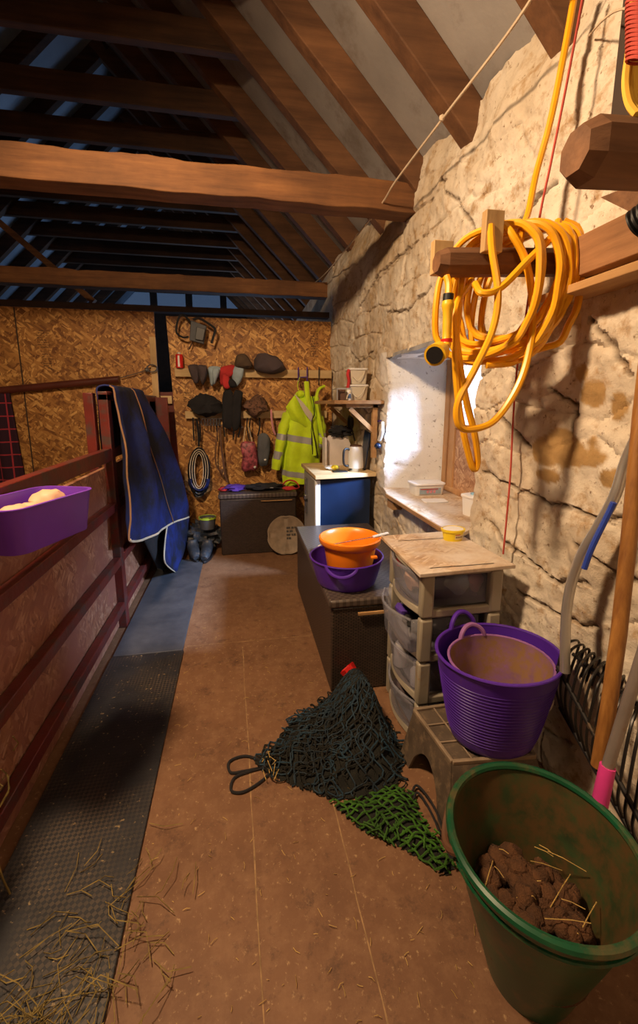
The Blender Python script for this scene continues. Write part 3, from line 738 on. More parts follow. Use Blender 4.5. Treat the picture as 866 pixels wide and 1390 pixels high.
# caps and hats hung on the upper plank
def cloth_blob(name, pts, dep, m, label, cat, seed=0, d=0.03, group=None, amp=.012):
    """soft hanging thing from its outline in the plane of the board, with real thickness"""
    P = [pb(x, y, d) for x, y in pts]; c = sum(P, Vector())/len(P); q = MB(); n = len(P)
    S_ = []
    for i in range(n):
        for k in range(4):
            t_ = k/4; a, b_, c_, e = P[i-1], P[i], P[(i+1) % n], P[(i+2) % n]
            S_.append(.5*((2*b_)+(c_-a)*t_+(2*a-5*b_+4*c_-e)*t_*t_+(3*b_-a-3*c_+e)*t_**3))
    m_ = len(S_); rows = [(1, 0), (1.0, -.25), (.90, -.7), (.68, -1), (.35, -1.12), (.02, -1.15)]
    o = 0
    for side in (1, -1):
        for (s, w_) in rows:
            for i, p in enumerate(S_):
                v = c + (p-c)*s; v = v + Vector((0, dep*.5*w_*side, 0)); nn = noise.noise(v*14+Vector((seed,0,0))); v = v + (v-c)*(amp*8*noise.noise(v*22+Vector((0,seed,0))))
                v.y += amp*nn*(1.2 if side == 1 else .6); q.v.append(v)
    L = len(rows)
    for sd in range(2):
        for r_ in range(L-1):
            for i in range(m_):
                a = (sd*L+r_)*m_; q.f.append((a+i, a+(i+1)%m_, a+m_+(i+1)%m_, a+m_+i))
        q.f.append(tuple((sd*L+L-1)*m_+i for i in range(m_)))
    for i in range(m_): q.f.append((i, (i+1)%m_, L*m_+(i+1)%m_, L*m_+i))
    o = q.build(name, m)
    return tag(o, label, cat, group) if label else o
cloth_blob('cap', [(256,497), (268,495), (271,505), (270,519), (264,520), (259,510)], .10, 'greyhat', 'grey-brown cap hanging first beside the red can', 'cap', 1, .06, 'caps hung along the upper plank')
cloth_blob('cap', [(268,497), (280,497), (281,508), (276,522), (271,514)], .10, 'greyhat', 'dull grey cap hanging between the first cap and a pale blue one', 'cap', 2, .09, 'caps hung along the upper plank')
def capfig(pts1, m1, pts2, m2, lab, seed, loc):
    t = empty('cap', pb(*loc), lab, 'cap', 'caps hung along the upper plank')
    for nm, ps, mm, dd in (('crown', pts1, m1, .05), ('peak', pts2, m2, .10)):
        o = cloth_blob(nm, ps, .07, mm, None, None, seed, dd); o.parent = t; o.location = -t.location
capfig([(283,498), (299,498), (300,506), (292,517), (287,524), (284,510)], 'paleblue', [(289,500), (298,502), (294,516), (290,522)], 'paleblue', 'pale blue cap hanging left of the red cap', 4, (290,505))
capfig([(300,499), (318,496), (317,508), (309,515), (301,523), (298,512)], 'redcloth', [(303,508), (311,512), (312,526), (305,527), (301,518)], 'redcloth', 'bright red cap hanging in the middle of the row', 5, (308,508))
capfig([(316,499), (330,499), (330,510), (326,519), (321,524), (315,514)], 'paleblue', [(305,519), (315,514), (322,524), (314,526)], 'black_cloth', 'pale blue and black cap hanging right of the red cap', 6, (322,508))
cloth_blob('flat_cap', [(319,497), (321,484), (329,480), (337,485), (343,498), (331,500)], .16, 'browncap', 'brown flat cap lying on the upper plank above the red cap', 'cap', 7, .05)
cloth_blob('winter_hat', [(345,500), (347,484), (356,479), (370,483), (380,488), (387,501), (372,508), (352,505)], .18, 'greyhat', 'grey ear-flap hat on the upper plank, furthest along from the can', 'hat', 8, .06)
# lower plank: black fur hat, black gloves, patched hat
cloth_blob('fur_hat', [(257,548), (266,538), (280,535), (292,541), (300,549), (298,559), (280,565), (262,558)], .18, 'black_cloth', 'black furry hat on the lower plank beside the black gloves', 'hat', 9, .07, amp=.03)
t = empty('glove_pair', pb(316,560), 'pair of black gloves hung over the lower plank', 'gloves')
for k, pts in enumerate(([(303,534), (316,533), (316,577), (303,578)], [(317,534), (329,532), (328,546), (325,579), (315,579)])):
    o = cloth_blob('glove', pts, .06, 'black_cloth', None, None, k, .075); o.parent = t; o.location = -t.location
cloth_blob('patchwork_hat', [(330,551), (338,542), (350,536), (361,545), (365,557), (356,560), (345,567), (338,559)], .17, 'fuzzy', 'brown patchwork knitted hat on the lower plank', 'hat', 11, .07, amp=.03)
# hanging items under the lower plank
t = empty('head_collar', pb(345,590), 'black webbing straps with metal clips hanging in a row under the lower plank', 'straps')
r2 = random.Random(5)
for x in (262, 270, 296, 303, 318, 326, 336, 340, 352): MB().tube(spline([pb(x, 567, .03), pb(x+r2.uniform(-2,2), 580, .045), pb(x+r2.uniform(-3,3), 592+r2.uniform(0,8), .03)], 4), .008, 6, flat=.4).build('strap', 'black_cloth', t)
for x in range(276, 304, 4): MB().tube([pb(x+3*math.cos(a), 573+4*math.sin(a)*1.2, .07) for a in [2*PI*k/10 for k in range(10)]], .004, 5, closed=True).build('ring', 'grey_steel', t)
for x in (313, 318, 329): MB().blob(pb(x, 580, .05), .010, 8, 6).build('clip', 'grey_steel', t)
# coiled cable
t = empty('coiled_rope', pb(271,600), 'black and pale rope hanging in a coil below the fur hat', 'rope')
q = MB(); cc = (270, 634)
for k in range(13):
    a_, b_ = 13.5-k*.55+r2.uniform(-1,1), 33-k*.9+r2.uniform(-2,2)
    pts = [pb(cc[0]+r2.uniform(-1,1)+a_*math.sin(a), cc[1]+4-b_*math.cos(a)*.9+ (6 if math.cos(a) < 0 else 0), .03+.008*(k % 5)) for a in [2*PI*i/28 for i in range(28)]]
    (q if k % 3 else q).tube(pts, .0075, 6, closed=True)
q.build('coil', 'black', t)
q = MB()
for k in (0, 1, 2):
    a_, b_ = 12.5-k*3.2, 31-k*3
    q.tube([pb(cc[0]+a_*math.sin(a), cc[1]+4-b_*math.cos(a)*.9, .085) for a in [2*PI*i/28 for i in range(28)]], .004, 6, closed=True)
q.build('pale_strand', 'cream_tape', t)
q = MB()
for k in range(5): q.tube([pb(cc[0]+(14-k*.8)*math.sin(a), 652-17*math.cos(a)*.8, .05+.01*k) for a in [PI*.45+PI*1.1*i/14 for i in range(15)]], .008, 6)
q.build('blue_strand', 'blue_rug', t)
q = MB(); q.tube([pb(267,570,.03), pb(269,585,.06), pb(270,606,.05)], .012, 8); q.build('hanging_loop', 'black_cloth', t)
# bridle / leather strap
q = MB(); q.tube(spline([pb(296,580,.04), pb(293,605,.05), pb(293,628,.05), pb(299,641,.05), pb(304,646,.05)], 8), .007, 6); q.tube(spline([pb(299,580,.04), pb(301,610,.05), pb(305,640,.05), pb(309,655,.05)], 8), .012, 6, flat=.4); q.blob(pb(301,640,.05), (.02,.015,.03), 8, 6)
tag(q.build('bridle', 'tanleather'), 'dark leather bridle straps hanging between the rope coil and the red bag', 'bridle')
q = MB(); 
t = empty('drawstring_bag', pb(337,615), 'dark red patterned bag hanging under the lower plank', 'bag')
o = cloth_blob('bag_body', [(327,602), (343,599), (348,610), (350,636), (338,639), (328,639), (329,620)], .08, 'redbag', None, None, 3, .05); o.parent = t; o.location = -t.location
q = MB(); q.tube([pb(330,602,.05), pb(333,580,.04), pb(338,580,.04), pb(342,600,.05)], .005, 6); q.build('drawcord', 'cream_tape', t)
q = MB(); q.blob(pb(346,634,.10), .014, 8, 6); q.build('tag', 'white_plastic', t)
t = empty('pouch', pb(357,610), 'slim dark grey pouch hanging between the red bag and the yellow jacket', 'bag')
o = cloth_blob('pouch_body', [(350,592), (362,589), (367,600), (364,626), (359,632), (351,628)], .07, 'greybag', None, None, 2, .06); o.parent = t; o.location = -t.location
q = MB(); q.blob(pb(360,624,.10), (.014,.006,.010), 8, 6); q.build('tag', 'white_plastic', t)
q = MB(); q.tube(spline([pb(368,556,.06), pb(369,570,.07), pb(371,583,.06), pb(374,590,.05)], 5), .011, 6, flat=.4); tag(q.build('lead_strap', 'label_pink'), 'pinkish white strap looped over the lower plank beside the yellow jacket', 'strap')

# ---- hi-vis jacket
jY = 4.50
J0 = at(410, 600, Y=jY)
t = empty('hi_vis_jacket', J0, 'fluorescent yellow jacket with grey bands hanging from the upper plank', 'jacket')
def body_pt(u, v, off=0):
    """u round the body, v from shoulders to hem"""
    rows = [(0,.0, (404,427,538)), (.06,0,(391,433,547)), (.2,0,(387,436,565)), (.5,0,(385,433,602)), (.8,0,(384,432,636)), (1,0,(385,431,657))]
    for (a, _, ra), (b, _, rb) in zip(rows, rows[1:]):
        if v <= b: k = (v-a)/(b-a); break
    xl, xr, y = [ra[i]*(1-k)+rb[i]*k for i in range(3)]
    pl, pr = at(xl, y, Y=jY), at(xr, y, Y=jY); c = (pl+pr)/2; hx = (pr.x-pl.x)/2
    a = 2*PI*u; dep = .035 + .055*sm(0, .3, v)
    f = .012*math.sin(u*38+v*3)*sm(.1,.6,v) + .015*noise.noise(Vector((u*6, v*6, 3)))
    return Vector((c.x + (hx+off+f)*math.cos(a), jY + (dep+off+f)*math.sin(a), c.z + (.012*math.sin(a*3) if v == 1 else 0)))
q = MB(); q.grid(lambda u, v: body_pt(u, v), 60, 40, cu=True); q.build('jacket_body', 'hivis', t, solid=.008)
for (v0, v1, nm) in ((.42,.49,'band'), (.84,.91,'band')):
    q = MB(); q.grid(lambda u, v: body_pt(u, v0+(v1-v0)*v + .035*math.cos(2*PI*u), .007), 60, 5, cu=True); q.build('reflective_band', 'silver', t)
q = MB(); q.grid(lambda u, v: body_pt(.80+.02*u+.03*v, .12+.5*v, .009), 4, 14); q.build('zip_placket', 'black_cloth', t)
def sleeve(path, rads, nm):
    pts = spline([at(x, y, Y=jY-d) for x, y, d in path], 6); n = len(pts)
    rr = [rads[0]+(rads[1]-rads[0])*i/(n-1) + .006*math.sin(i*1.3) for i in range(n)]
    q = MB(); q.tube(pts, rr, 14, flat=.8); s = q.build(nm, 'hivis', t)
    for fr in (.50, .82):
        i = int(fr*(n-1)); d = (pts[i+1]-pts[i]); q = MB(); q.tube([pts[i]-d*.5, pts[i]+d*.1, pts[i]+d*.9, pts[i]+d*1.4], [rr[i]+.008]*4, 14, flat=.8); q.build('sleeve_band', 'silver', s)
sleeve([(391,562,0), (385,580,.03), (380,605,.05), (374,637,.05)], (.062,.058), 'sleeve')
sleeve([(433,566,.0), (437,580,.02), (436,598,.02), (430,610,.0)], (.055,.050), 'sleeve')
# hood drooping forward with a pale lining
q = MB(); q.grid(lambda u, v: at(388+4*v*0+ (u)*(14+22*v) + 6*v*(1-u), 553+u*(-20+8*v)+ v*44*(.35+.65*u)*(1 if u > .0 else .6) , Y=jY-.07-.06*math.sin(PI*u)*math.sin(PI*(.15+.8*v))), 22, 22)
hd = q.build('hood', 'hivis', t, solid=.01)
q = MB(); q.prism([at(399,534,Y=jY-.13), at(411,546,Y=jY-.135), at(424,562,Y=jY-.13), at(424,575,Y=jY-.12), at(414,562,Y=jY-.135)], (0,-.008,0)); q.build('hood_lining', 'cream_plastic', hd, bevel=.003)
q = MB(); q.blob(at(408,535,Y=jY-.02), (.05,.05,.04), 14, 10, .1); q.build('collar', 'hivis', t)
q = MB(); q.tube(spline([at(405,530,Y=jY-.02), at(404,522,Y=jY), at(407,512,Y=jY+.05)], 5), .004, 6); q.build('hanging_loop', 'hivis', t)
# trousers hung behind
t = empty('hi_vis_trousers', at(432,560,Y=4.42), 'fluorescent yellow trousers with black trim hanging right of the jacket', 'trousers')
q = MB(); q.tube(spline([at(416,518,Y=4.44), at(418,540,Y=4.42), at(424,565,Y=4.42), at(428,590,Y=4.42), at(429,618,Y=4.42)], 6), [.030]*12+[.038]*13, 12, flat=.6); q.build('trouser_leg', 'hivis', t)
q = MB(); q.tube(spline([at(440,524,Y=4.46), at(432,530,Y=4.44), at(429,548,Y=4.44), at(434,575,Y=4.46), at(438,600,Y=4.46)], 6), [.026]*10+[.045]*15, 12, flat=.6); q.build('trouser_leg', 'hivis', t)
q = MB(); q.tube(spline([at(424,536,Y=4.37), at(427,560,Y=4.36), at(423,575,Y=4.36), at(428,600,Y=4.36), at(431,622,Y=4.38)], 6), .011, 8, flat=.4); q.build('zip', 'black_cloth', t)
# hooks on the upper plank
for (x, lab) in ((412, 'purple metal hook bracket over the plank above the jacket'),):
    t = empty('double_hook', pb(x, 515), lab, 'hook')
    q = MB()
    for xx in (405, 417): q.tube(spline([pb(xx,500,-.03), pb(xx,500,.02), pb(xx,515,.02), pb(xx,520,.04), pb(xx,517,.07)], 4), .007, 6)
    q.tube([pb(405,512,.02), pb(417,512,.02)], .006, 6); q.build('bent_wire', 'purplecloth', t)
q = MB(); q.tube(spline([pb(433,500,-.03), pb(433,500,.02), pb(433,518,.02), pb(433,523,.05)], 4), .006, 6); tag(q.build('single_hook', 'black'), 'single black wire hook over the plank by the stone wall', 'hook')
# ================================================================== BACK: chest, lid, boots, fridge, shelf
def chest(name, x0, x1, y0_, y1_, h, label, lidh=.05):
    t = empty(name, ((x0+x1)/2, (y0_+y1_)/2, 0), label, 'storage box')
    q = MB(); q.box((x0+.012, y0_+.012, 0), (x1-.012, y1_-.012, h-lidh)); q.build('box_body', 'weave', t, bevel=.012)
    q = MB(); q.box((x0, y0_, h-lidh), (x1, y1_, h)); q.build('box_lid', 'weave_top', t, bevel=.012)
    return t
ch = chest('rattan_chest', -.235, .545, 4.11, 4.58, .625, 'dark brown woven storage chest against the strand board at the back')
q = MB(); q.box((.18, 4.098, .545), (.49, 4.112, .552)); q.build('lid_handle', 'tan_y', ch)
# things on the back chest
z_ = .625
t = empty('folded_jacket', (.2, 4.3, z_), 'folded black garment lying on the back chest', 'clothing')
q = MB(); q.blob((.22, 4.28, z_+.034), (.20,.10,.034), 28, 12, .22, 5, 3); q.build('bundle', 'black_cloth', t)
q = MB(); q.box((.25, 4.178, z_+.035), (.31, 4.183, z_+.042)); q.build('white_lettering_strip', 'silver', t)
t = empty('folded_cloth', (-.09, 4.3, z_), 'rolled purple and pink cloth at the left end of the back chest', 'cloth')
q = MB(); q.blob((-.07, 4.29, z_+.032), (.11,.08,.032), 24, 12, .25, 5, 9); q.build('purple_roll', 'purplecloth', t)
q = MB(); q.blob((-.185, 4.28, z_+.022), (.05,.05,.022), 16, 10, .2, 5, 2); q.build('pink_corner', 'redcloth', t)
q = MB(); q.tube([Vector((.50+.085*math.cos(a), 4.27+.10*math.sin(a), z_+.02+.055*max(0, math.sin(a)))) for a in [2*PI*k/30 for k in range(30)]], .008, 6, closed=True)
q.blob((.47, 4.2, z_+.022), (.07,.035,.022), 14, 8, .2, 3, 4); tag(q.build('red_lead', 'redcloth'), 'coiled bright red lead beside the fridge on the back chest', 'lead')
# scalloped tub lid leaning on the chest
t = empty('tub_lid', (.42, 4.07, 0), 'big round grey lid with notched edge leaning on the back chest', 'lid')
lc = Vector((.425, 4.062, .198)); rx = math.radians(76)
q = MB(); q.lathe([(.0,.0), (.17,.0), (.185,.012), (.198,.012), (.198,0), (.19,-.014), (0,-.012)], lc, 64, rot=(rx+.0,0,0), fn=lambda v, a, i: Vector((v.x*(1-.05*max(0, math.cos(4*a))**6), v.y*(1-.05*max(0, math.cos(4*a))**6), v.z)))
q.build('lid_disc', 'stool_edge', t)
q = MB(); R = Euler((rx,0,0)).to_matrix()
for j, (wds) in enumerate(((.05,.03,.02), (.03,.045), (.05,.02,.03), (.02,.03))):
    x = .0
    for w_ in wds:
        vs = [lc + R @ Vector((x+a*w_, .06-j*.035+b_*.02, .0035)) for a, b_ in ((0,0), (.75,0), (.75,1), (0,1))]; q.prism(vs, R @ Vector((0,0,.003))); x += w_
q.build('moulded_mark', 'label_dark', t)
# boots and a small tub at the end of the mat
for k, (x, y, rz, lab) in enumerate(((-.50, 4.16, .25, 'muddy dark boot nearest the blanket at the end of the mat'), (-.36, 4.14, -.1, 'muddy dark boot beside the back chest'))):
    t = empty('boot', (x, y, 0.012), lab, 'boot', 'muddy boots at the end of the smooth mat')
    q = MB(); c = Vector((x, y, .012))
    R = Matrix.Rotation(rz, 3, 'Z')
    secs = [(-.16,.05,.035,.035), (-.12,.052,.048,.045), (-.05,.048,.06,.055), (.0,.048,.08,.075), (.05,.05,.10,.09)]
    pts = [c+R@Vector(p) for p in ((0,-.20,.035), (0,-.17,.045), (0,-.10,.055), (0,-.04,.065), (0,.0,.09), (0,.02,.12), (0,.03,.14))]
    q.tube(pts, [.028,.046,.052,.055,.06,.052,.058], 16, flat=.85); q.build('boot_upper', 'bootrubber', t)
    q = MB(); 
    pr = [(math.cos(a)*.05, -.06+math.sin(a)*.16) for a in [2*PI*i/20 for i in range(20)]]
    q.prism([c+R@Vector((a, b_, -.010)) for a, b_ in pr], (0,0,.024)); q.build('sole', 'black', t, bevel=.003)
q = MB(); q.blob((-.42, 4.36, .13), (.18,.13,.14), 30, 20, .35, 6, 5); tag(q.build('dark_sack', 'bootrubber'), 'dark blue-grey crumpled bag behind the muddy boots', 'bag')
t = empty('beaker', (-.36, 4.34, .27), 'grey beaker with lime green inside standing on the dark bag', 'cup')
q = MB(); q.lathe([(0,0), (.07,0), (.085,.12), (.08,.12), (.07,.06), (0,.06)], (-.36,4.30,.24), 24); q.build('cup_body', 'greybag', t)
q = MB(); q.lathe([(0,.075), (.072,.075), (.081,.121), (.088,.124), (.088,.105)], (-.36,4.30,.24), 24); q.build('lime_rim', 'lime', t)

# fridge
t = empty('fridge', (.86, 3.72, 0), 'small fridge with navy side and grey door standing by the stone wall', 'fridge')
q = MB(); q.box((.640, 3.42, .03), (1.09, 4.02, .868)); q.build('fridge_body', 'navy_panel', t, bevel=.006)
q = MB(); q.box((.600, 3.43, .04), (.636, 4.01, .865)); dr = q.build('door', 'grey_panel', t, bevel=.006)
q = MB(); q.box((.606, 3.412, .04), (.648, 3.432, .865)); q.build('door_seal', 'white_edge', t, bevel=.003)
q = MB(); q.box((.577, 3.80, .48), (.60, 3.83, .82)); q.box((.568, 3.79, .62), (.60, 3.84, .66)); q.build('handle', 'chrome', dr, bevel=.004)
q = MB(); q.box((.570, 3.785, .60), (.598, 3.845, .625)); q.build('black_clip', 'black', dr, bevel=.003)
for (x, y) in ((.68,3.46), (1.05,3.46), (.68,3.98), (1.05,3.98)):
    q = MB(); q.lathe([(0,0), (.02,0), (.02,.032), (0,.032)], (x, y, 0), 12); q.build('foot', 'black', t)
q = MB(); q.prism([(.583,4.09,.885), (.592,3.335,.885), (1.135,3.40,.885), (1.075,4.09,.885)], (0,0,.034)); tag(q.build('worktop', 'pine', bevel=.004), 'pale wooden worktop board lying across the top of the fridge', 'worktop')
WT = .919
def cyl(c, prof, n=32, **k):
    q = MB(); q.lathe(prof, c, n, **k); return q
# kettle
kc = Vector((.985, 3.53, WT))
t = empty('kettle', kc, 'pale cream electric kettle with steel foot on the worktop', 'kettle')
cyl(kc, [(0,.0), (.062,.0), (.064,.028), (0,.028)]).build('base', 'chrome', t)
cyl(kc, [(0,.028), (.068,.028), (.070,.04), (.062,.20), (.056,.215), (0,.222)]).build('kettle_body', 'white_plastic', t)
cyl(kc, [(0,.21), (.052,.214), (.050,.226), (0,.236)]).build('kettle_lid', 'tanleather', t)
q = MB(); q.tube(spline([kc+Vector(p) for p in ((-.060,-.01,.19), (-.095,-.02,.197), (-.115,-.03,.17), (-.115,-.03,.08), (-.095,-.02,.05), (-.064,-.01,.05))], 6), .010, 8); q.build('handle', 'black', t)
# white ply panel propped behind kettle
q = MB(); q.prism([(.80,3.86,WT), (.80,3.86,1.19), (.845,3.86,1.235), (.99,3.86,1.20), (1.03,3.86,1.11), (1.05,3.86,WT)], (0,.015,0)); q.box((.765,3.80,WT), (.785,3.93,1.19))
tag(q.build('white_box_panel', 'white_board', bevel=.003), 'whitish boxy panel standing on the worktop behind the kettle', 'box')
q = MB(); q.blob((.92, 3.86, 1.245), (.11,.06,.05), 24, 12, .35, 6, 4); tag(q.build('black_gloves', 'black_cloth'), 'crumpled black gloves lying on top of the whitish panel', 'gloves')
t = empty('snack_packet', (.78, 3.58, WT), 'small yellow and white packet lying on the worktop beside the kettle', 'packet')
q = MB(); q.blob((.795, 3.62, WT+.021), (.07,.05,.021), 20, 10, .15, 4, 2); q.build('packet_body', 'white_plastic', t)
q = MB(); q.blob((.81, 3.585, WT+.026), (.035,.03,.022), 14, 8, .1, 4, 2); q.build('yellow_print', 'tub_yellow', t)
t = empty('phone_tray', (.83, 3.50, WT), 'flat black tray in front of the packet on the worktop', 'tray')
q = MB(); q.box((.775, 3.46, WT), (.90, 3.55, WT+.008)); q.build('tray_plate', 'black', t, bevel=.003)
# blue folder leaning and black pan on wall
q = MB(); q.bar((1.075, 3.62, WT+.0), (1.105, 3.58, 1.26), .16, .010, (1,0,0)); tag(q.build('blue_clipboard', 'navy_panel', bevel=.002), 'dark blue clipboard leaning on the wall right of the kettle', 'clipboard')
t = empty('hanging_pan', (1.06, 3.95, 1.30), 'small round black pan hanging on the wall beneath the shelf', 'pan')
q = MB(); q.lathe([(0,0), (.055,0), (.075,.03), (.072,.03), (.052,.006), (0,.006)], (1.05, 3.90, 1.32), 24, rot=(0,-PI/2,0)); q.build('pan_bowl', 'black', t)
q = MB(); q.tube([(1.045,3.90,1.26), (1.05,3.80,1.16)], .008, 8); q.build('pan_handle', 'black', t)
# shelf above worktop, on two brackets
q = MB(); q.box((.745, 3.32, 1.497), (1.16, 4.25, 1.527)); tag(q.build('wall_shelf', 'shelf_wood', bevel=.003), 'short wooden shelf on the stone wall above the kettle', 'shelf')
for y, lab in ((3.38, 'nearer wooden angle bracket holding up the short shelf'), (4.12, 'further wooden angle bracket of the short shelf, beside the yellow trousers')):
    t = empty('shelf_bracket', (1.13, y, 1.49), lab, 'bracket', 'wooden brackets under the short shelf')
    q = MB(); q.box((1.085, y, 1.05), (1.125, y+.04, 1.495)); q.build('upright', 'shelf_wood', t)
    q = MB(); q.box((.86, y, 1.468), (1.125, y+.04, 1.496)); q.build('arm', 'shelf_wood', t)
    q = MB(); q.bar((.89, y+.02, 1.462), (1.10, y+.02, 1.27), .035, .035, (0,1,0)); q.build('brace', 'shelf_wood', t)
# two stacked square buckets
def sqbucket(c, hw, h, label, lid=True):
    t = empty('square_bucket', c, label, 'bucket', 'square buckets stacked on the short shelf')
    q = MB(); q.prism([], (0,0,0)) if False else None
    q = MB(); rectub(q, c, hw, hw, .025, h*.86, .90, .004, rim=.004); q.build('bucket_body', 'cream_plastic', t)
    q = MB(); c2 = c+Vector((0,0,h*.87)); pr = roundrect(hw+.008, hw+.008, .03); q.prism([c2+Vector((a, b_, 0)) for a, b_ in pr], (0,0,h*.12)); q.build('bucket_lid', 'white_plastic', t, bevel=.003)
    q = MB(); q.tube(spline([c+Vector(p) for p in ((-hw*.7,-hw-.008,h*.45), (-hw*.2,-hw-.022,h*.2), (hw*.3,-hw-.022,h*.5), (hw*.7,-hw-.008,h*.86))], 6), .004, 6); q.build('bail_handle', 'cream_plastic', t)
    return t
sqbucket(Vector((1.005, 3.62, 1.527)), .085, .135, 'lower of the two cream square buckets on the short shelf')
sqbucket(Vector((1.005, 3.62, 1.664)), .080, .135, 'upper of the two cream square buckets on the short shelf')
q = MB(); q.tube(spline([(.918,3.55,1.78), (.905,3.53,1.74), (.915,3.53,1.69), (.905,3.53,1.63)], 5), .014, 8); tag(q.build('lead_rope', 'redcloth'), 'bright red cord hanging beside the stacked square buckets', 'cord')
t = empty('medicine_bottle', (.905, 3.50, 1.527), 'small white bottle with a blue label in front of the square buckets', 'bottle')
cyl(Vector((.905,3.50,1.527)), [(0,0), (.024,0), (.024,.07), (.012,.085), (.012,.10), (0,.10)], 20).build('bottle_body', 'white_plastic', t)
q = MB(); q.grid(lambda u, v: Vector((.905+.0248*math.cos(-2.4+1.6*u), 3.50+.0248*math.sin(-2.4+1.6*u), 1.545+.035*v)), 8, 3); q.build('label', 'label_blue', t)
q = MB(); q.box((.80,3.42,1.527), (.86,3.50,1.625)); tag(q.build('brown_carton', 'tanleather', bevel=.004), 'small brown box at the outer end of the short shelf', 'box')
t = empty('wire_basket', (.86, 3.50, 1.527), 'small grey open rack with strings inside at the outer end of the shelf', 'rack')
q = MB()
q.bar((.78,3.38,1.62), (.90,3.38,1.62), .008, .012).bar((.78,3.38,1.53), (.78,3.38,1.62), .008, .008, (0,1,0)).bar((.90,3.38,1.53), (.90,3.38,1.62), .006, .006, (0,1,0)).bar((.78,3.55,1.62), (.78,3.38,1.62), .008, .008)
q.build('rack_frame', 'grey_panel', t)
q = MB(); q.tube(spline([(.89,3.37,1.60), (.865,3.365,1.57), (.855,3.365,1.535)], 5), .004, 6); q.build('white_string', 'cream_tape', t)
# washing-up brush hanging on the stone wall
t = empty('hanging_brush', at(514,590,X=1.14), 'brush with white handle and dark blue head hanging on stone beside the window', 'brush')
q = MB(); q.tube(spline([at(519,573,X=1.13), at(519,583,X=1.125), at(515,598,X=1.125)], 6), [.012]*6+[.018]*7, 10, flat=.6); q.build('handle', 'white_plastic', t)
q = MB(); p = at(513,605,X=1.12); q.blob(p, (.03,.035,.026), 16, 10, .03); q.build('brush_head', 'navy_panel', t)
q = MB(); q.tube([at(517,571,X=1.14)+Vector((0,0,0)), at(506,573,X=1.13)], .007, 8); q.build('purple_hook', 'purplecloth', t)

# ================================================================== window board and what stands on it
q = MB(); SB = .800
q.prism([(1.085, 1.93, SB), (1.09, 3.01, SB), (1.14, 3.24, SB), (GX-.035, 3.10, SB), (GX-.035, 2.08, SB), (1.21, 2.02, SB)], (0,0,.022)); tag(q.build('window_shelf', 'osb_flat', bevel=.002), 'strand board shelf filling the window recess and jutting out over the wall', 'shelf')
q = MB(); q.box((1.075, 1.93, SB-.004), (1.087, 3.0, SB+.024)); tag(q.build('shelf_lipping', 'shelf_wood', bevel=.002), 'thin wooden edging along the front of the window shelf', 'edging')
q = MB(); q.box((1.10, 2.90, .715), (1.20, 3.02, .797)); tag(q.build('support_block', 'shelf_wood', bevel=.003), 'wooden block under the far end of the window shelf', 'block')
ST = SB+.022
bc = Vector((1.375, 2.93, ST))
t = empty('sandwich_tub', bc, 'white rectangular lidded tub with printed front on the window shelf', 'tub')
q = MB(); rectub(q, bc, .118, .075, .025, .078, .90, .004, rim=.004); q.build('tub_body', 'white_plastic', t)
q = MB(); q.prism([bc+Vector((a, b_, .080)) for a, b_ in roundrect(.126, .083, .03)], (0,0,.016)); q.build('tub_lid', 'white_edge', t, bevel=.004)
q = MB(); q.box(bc+Vector((-.085,-.0755,.016)), bc+Vector((.085,-.074,.060)), rot=(-.06,0,0)); q.build('label', 'label_cream' if False else 'paleblue', t)
q = MB(); q.box(bc+Vector((-.08,-.0785,.050)), bc+Vector((.06,-.077,.056)), rot=(-.06,0,0)); q.build('red_stripe', 'label_red', t)
q = MB()
for k in range(3): q.blob(bc+Vector((-.02+.026*k, -.0775, .034)), (.011,.003,.012), 8, 6, .2)
q.build('printed_figures', 'label_pink', t)
q = MB(); c0 = at(607, 676, Z=ST); R = Matrix.Rotation(-.12, 3, 'Z'); pr = roundrect(.085, .055, .02)
q.prism([Vector((1.335, 2.70, ST))+R@Vector((a, b_, 0)) for a, b_ in pr], (0,0,.007)); tag(q.build('loose_lid', 'white_edge', bevel=.003), 'loose white lid lying flat in front of the rectangular tub', 'lid')
pc = Vector((1.405, 2.30, ST))
t = empty('handled_bucket', pc, 'small white bucket with a blue-capped lid and wire handle on the window shelf', 'bucket')
q = MB(); rectub(q, pc, .060, .060, .022, .110, .88, .004, rot=.25, rim=.004); q.build('bucket_body', 'white_edge', t)
q = MB(); R = Matrix.Rotation(.25, 3, 'Z'); q.prism([pc+R@Vector((a, b_, .112)) for a, b_ in roundrect(.067,.067,.026)], (0,0,.018)); q.build('bucket_lid', 'white_edge', t, bevel=.005)
cyl(pc+Vector((.01,-.005,.130)), [(0,0), (.038,0), (.040,.008), (.032,.010), (0,.007)], 28).build('blue_cap', 'blue_plastic', t)
q = MB(); q.tube(spline([pc+R@Vector(p) for p in ((-.045,-.066,.075), (-.040,-.078,.035), (0,-.085,.02), (.040,-.078,.035), (.045,-.066,.075))], 5), .004, 6); q.build('bail_handle', 'black', t)

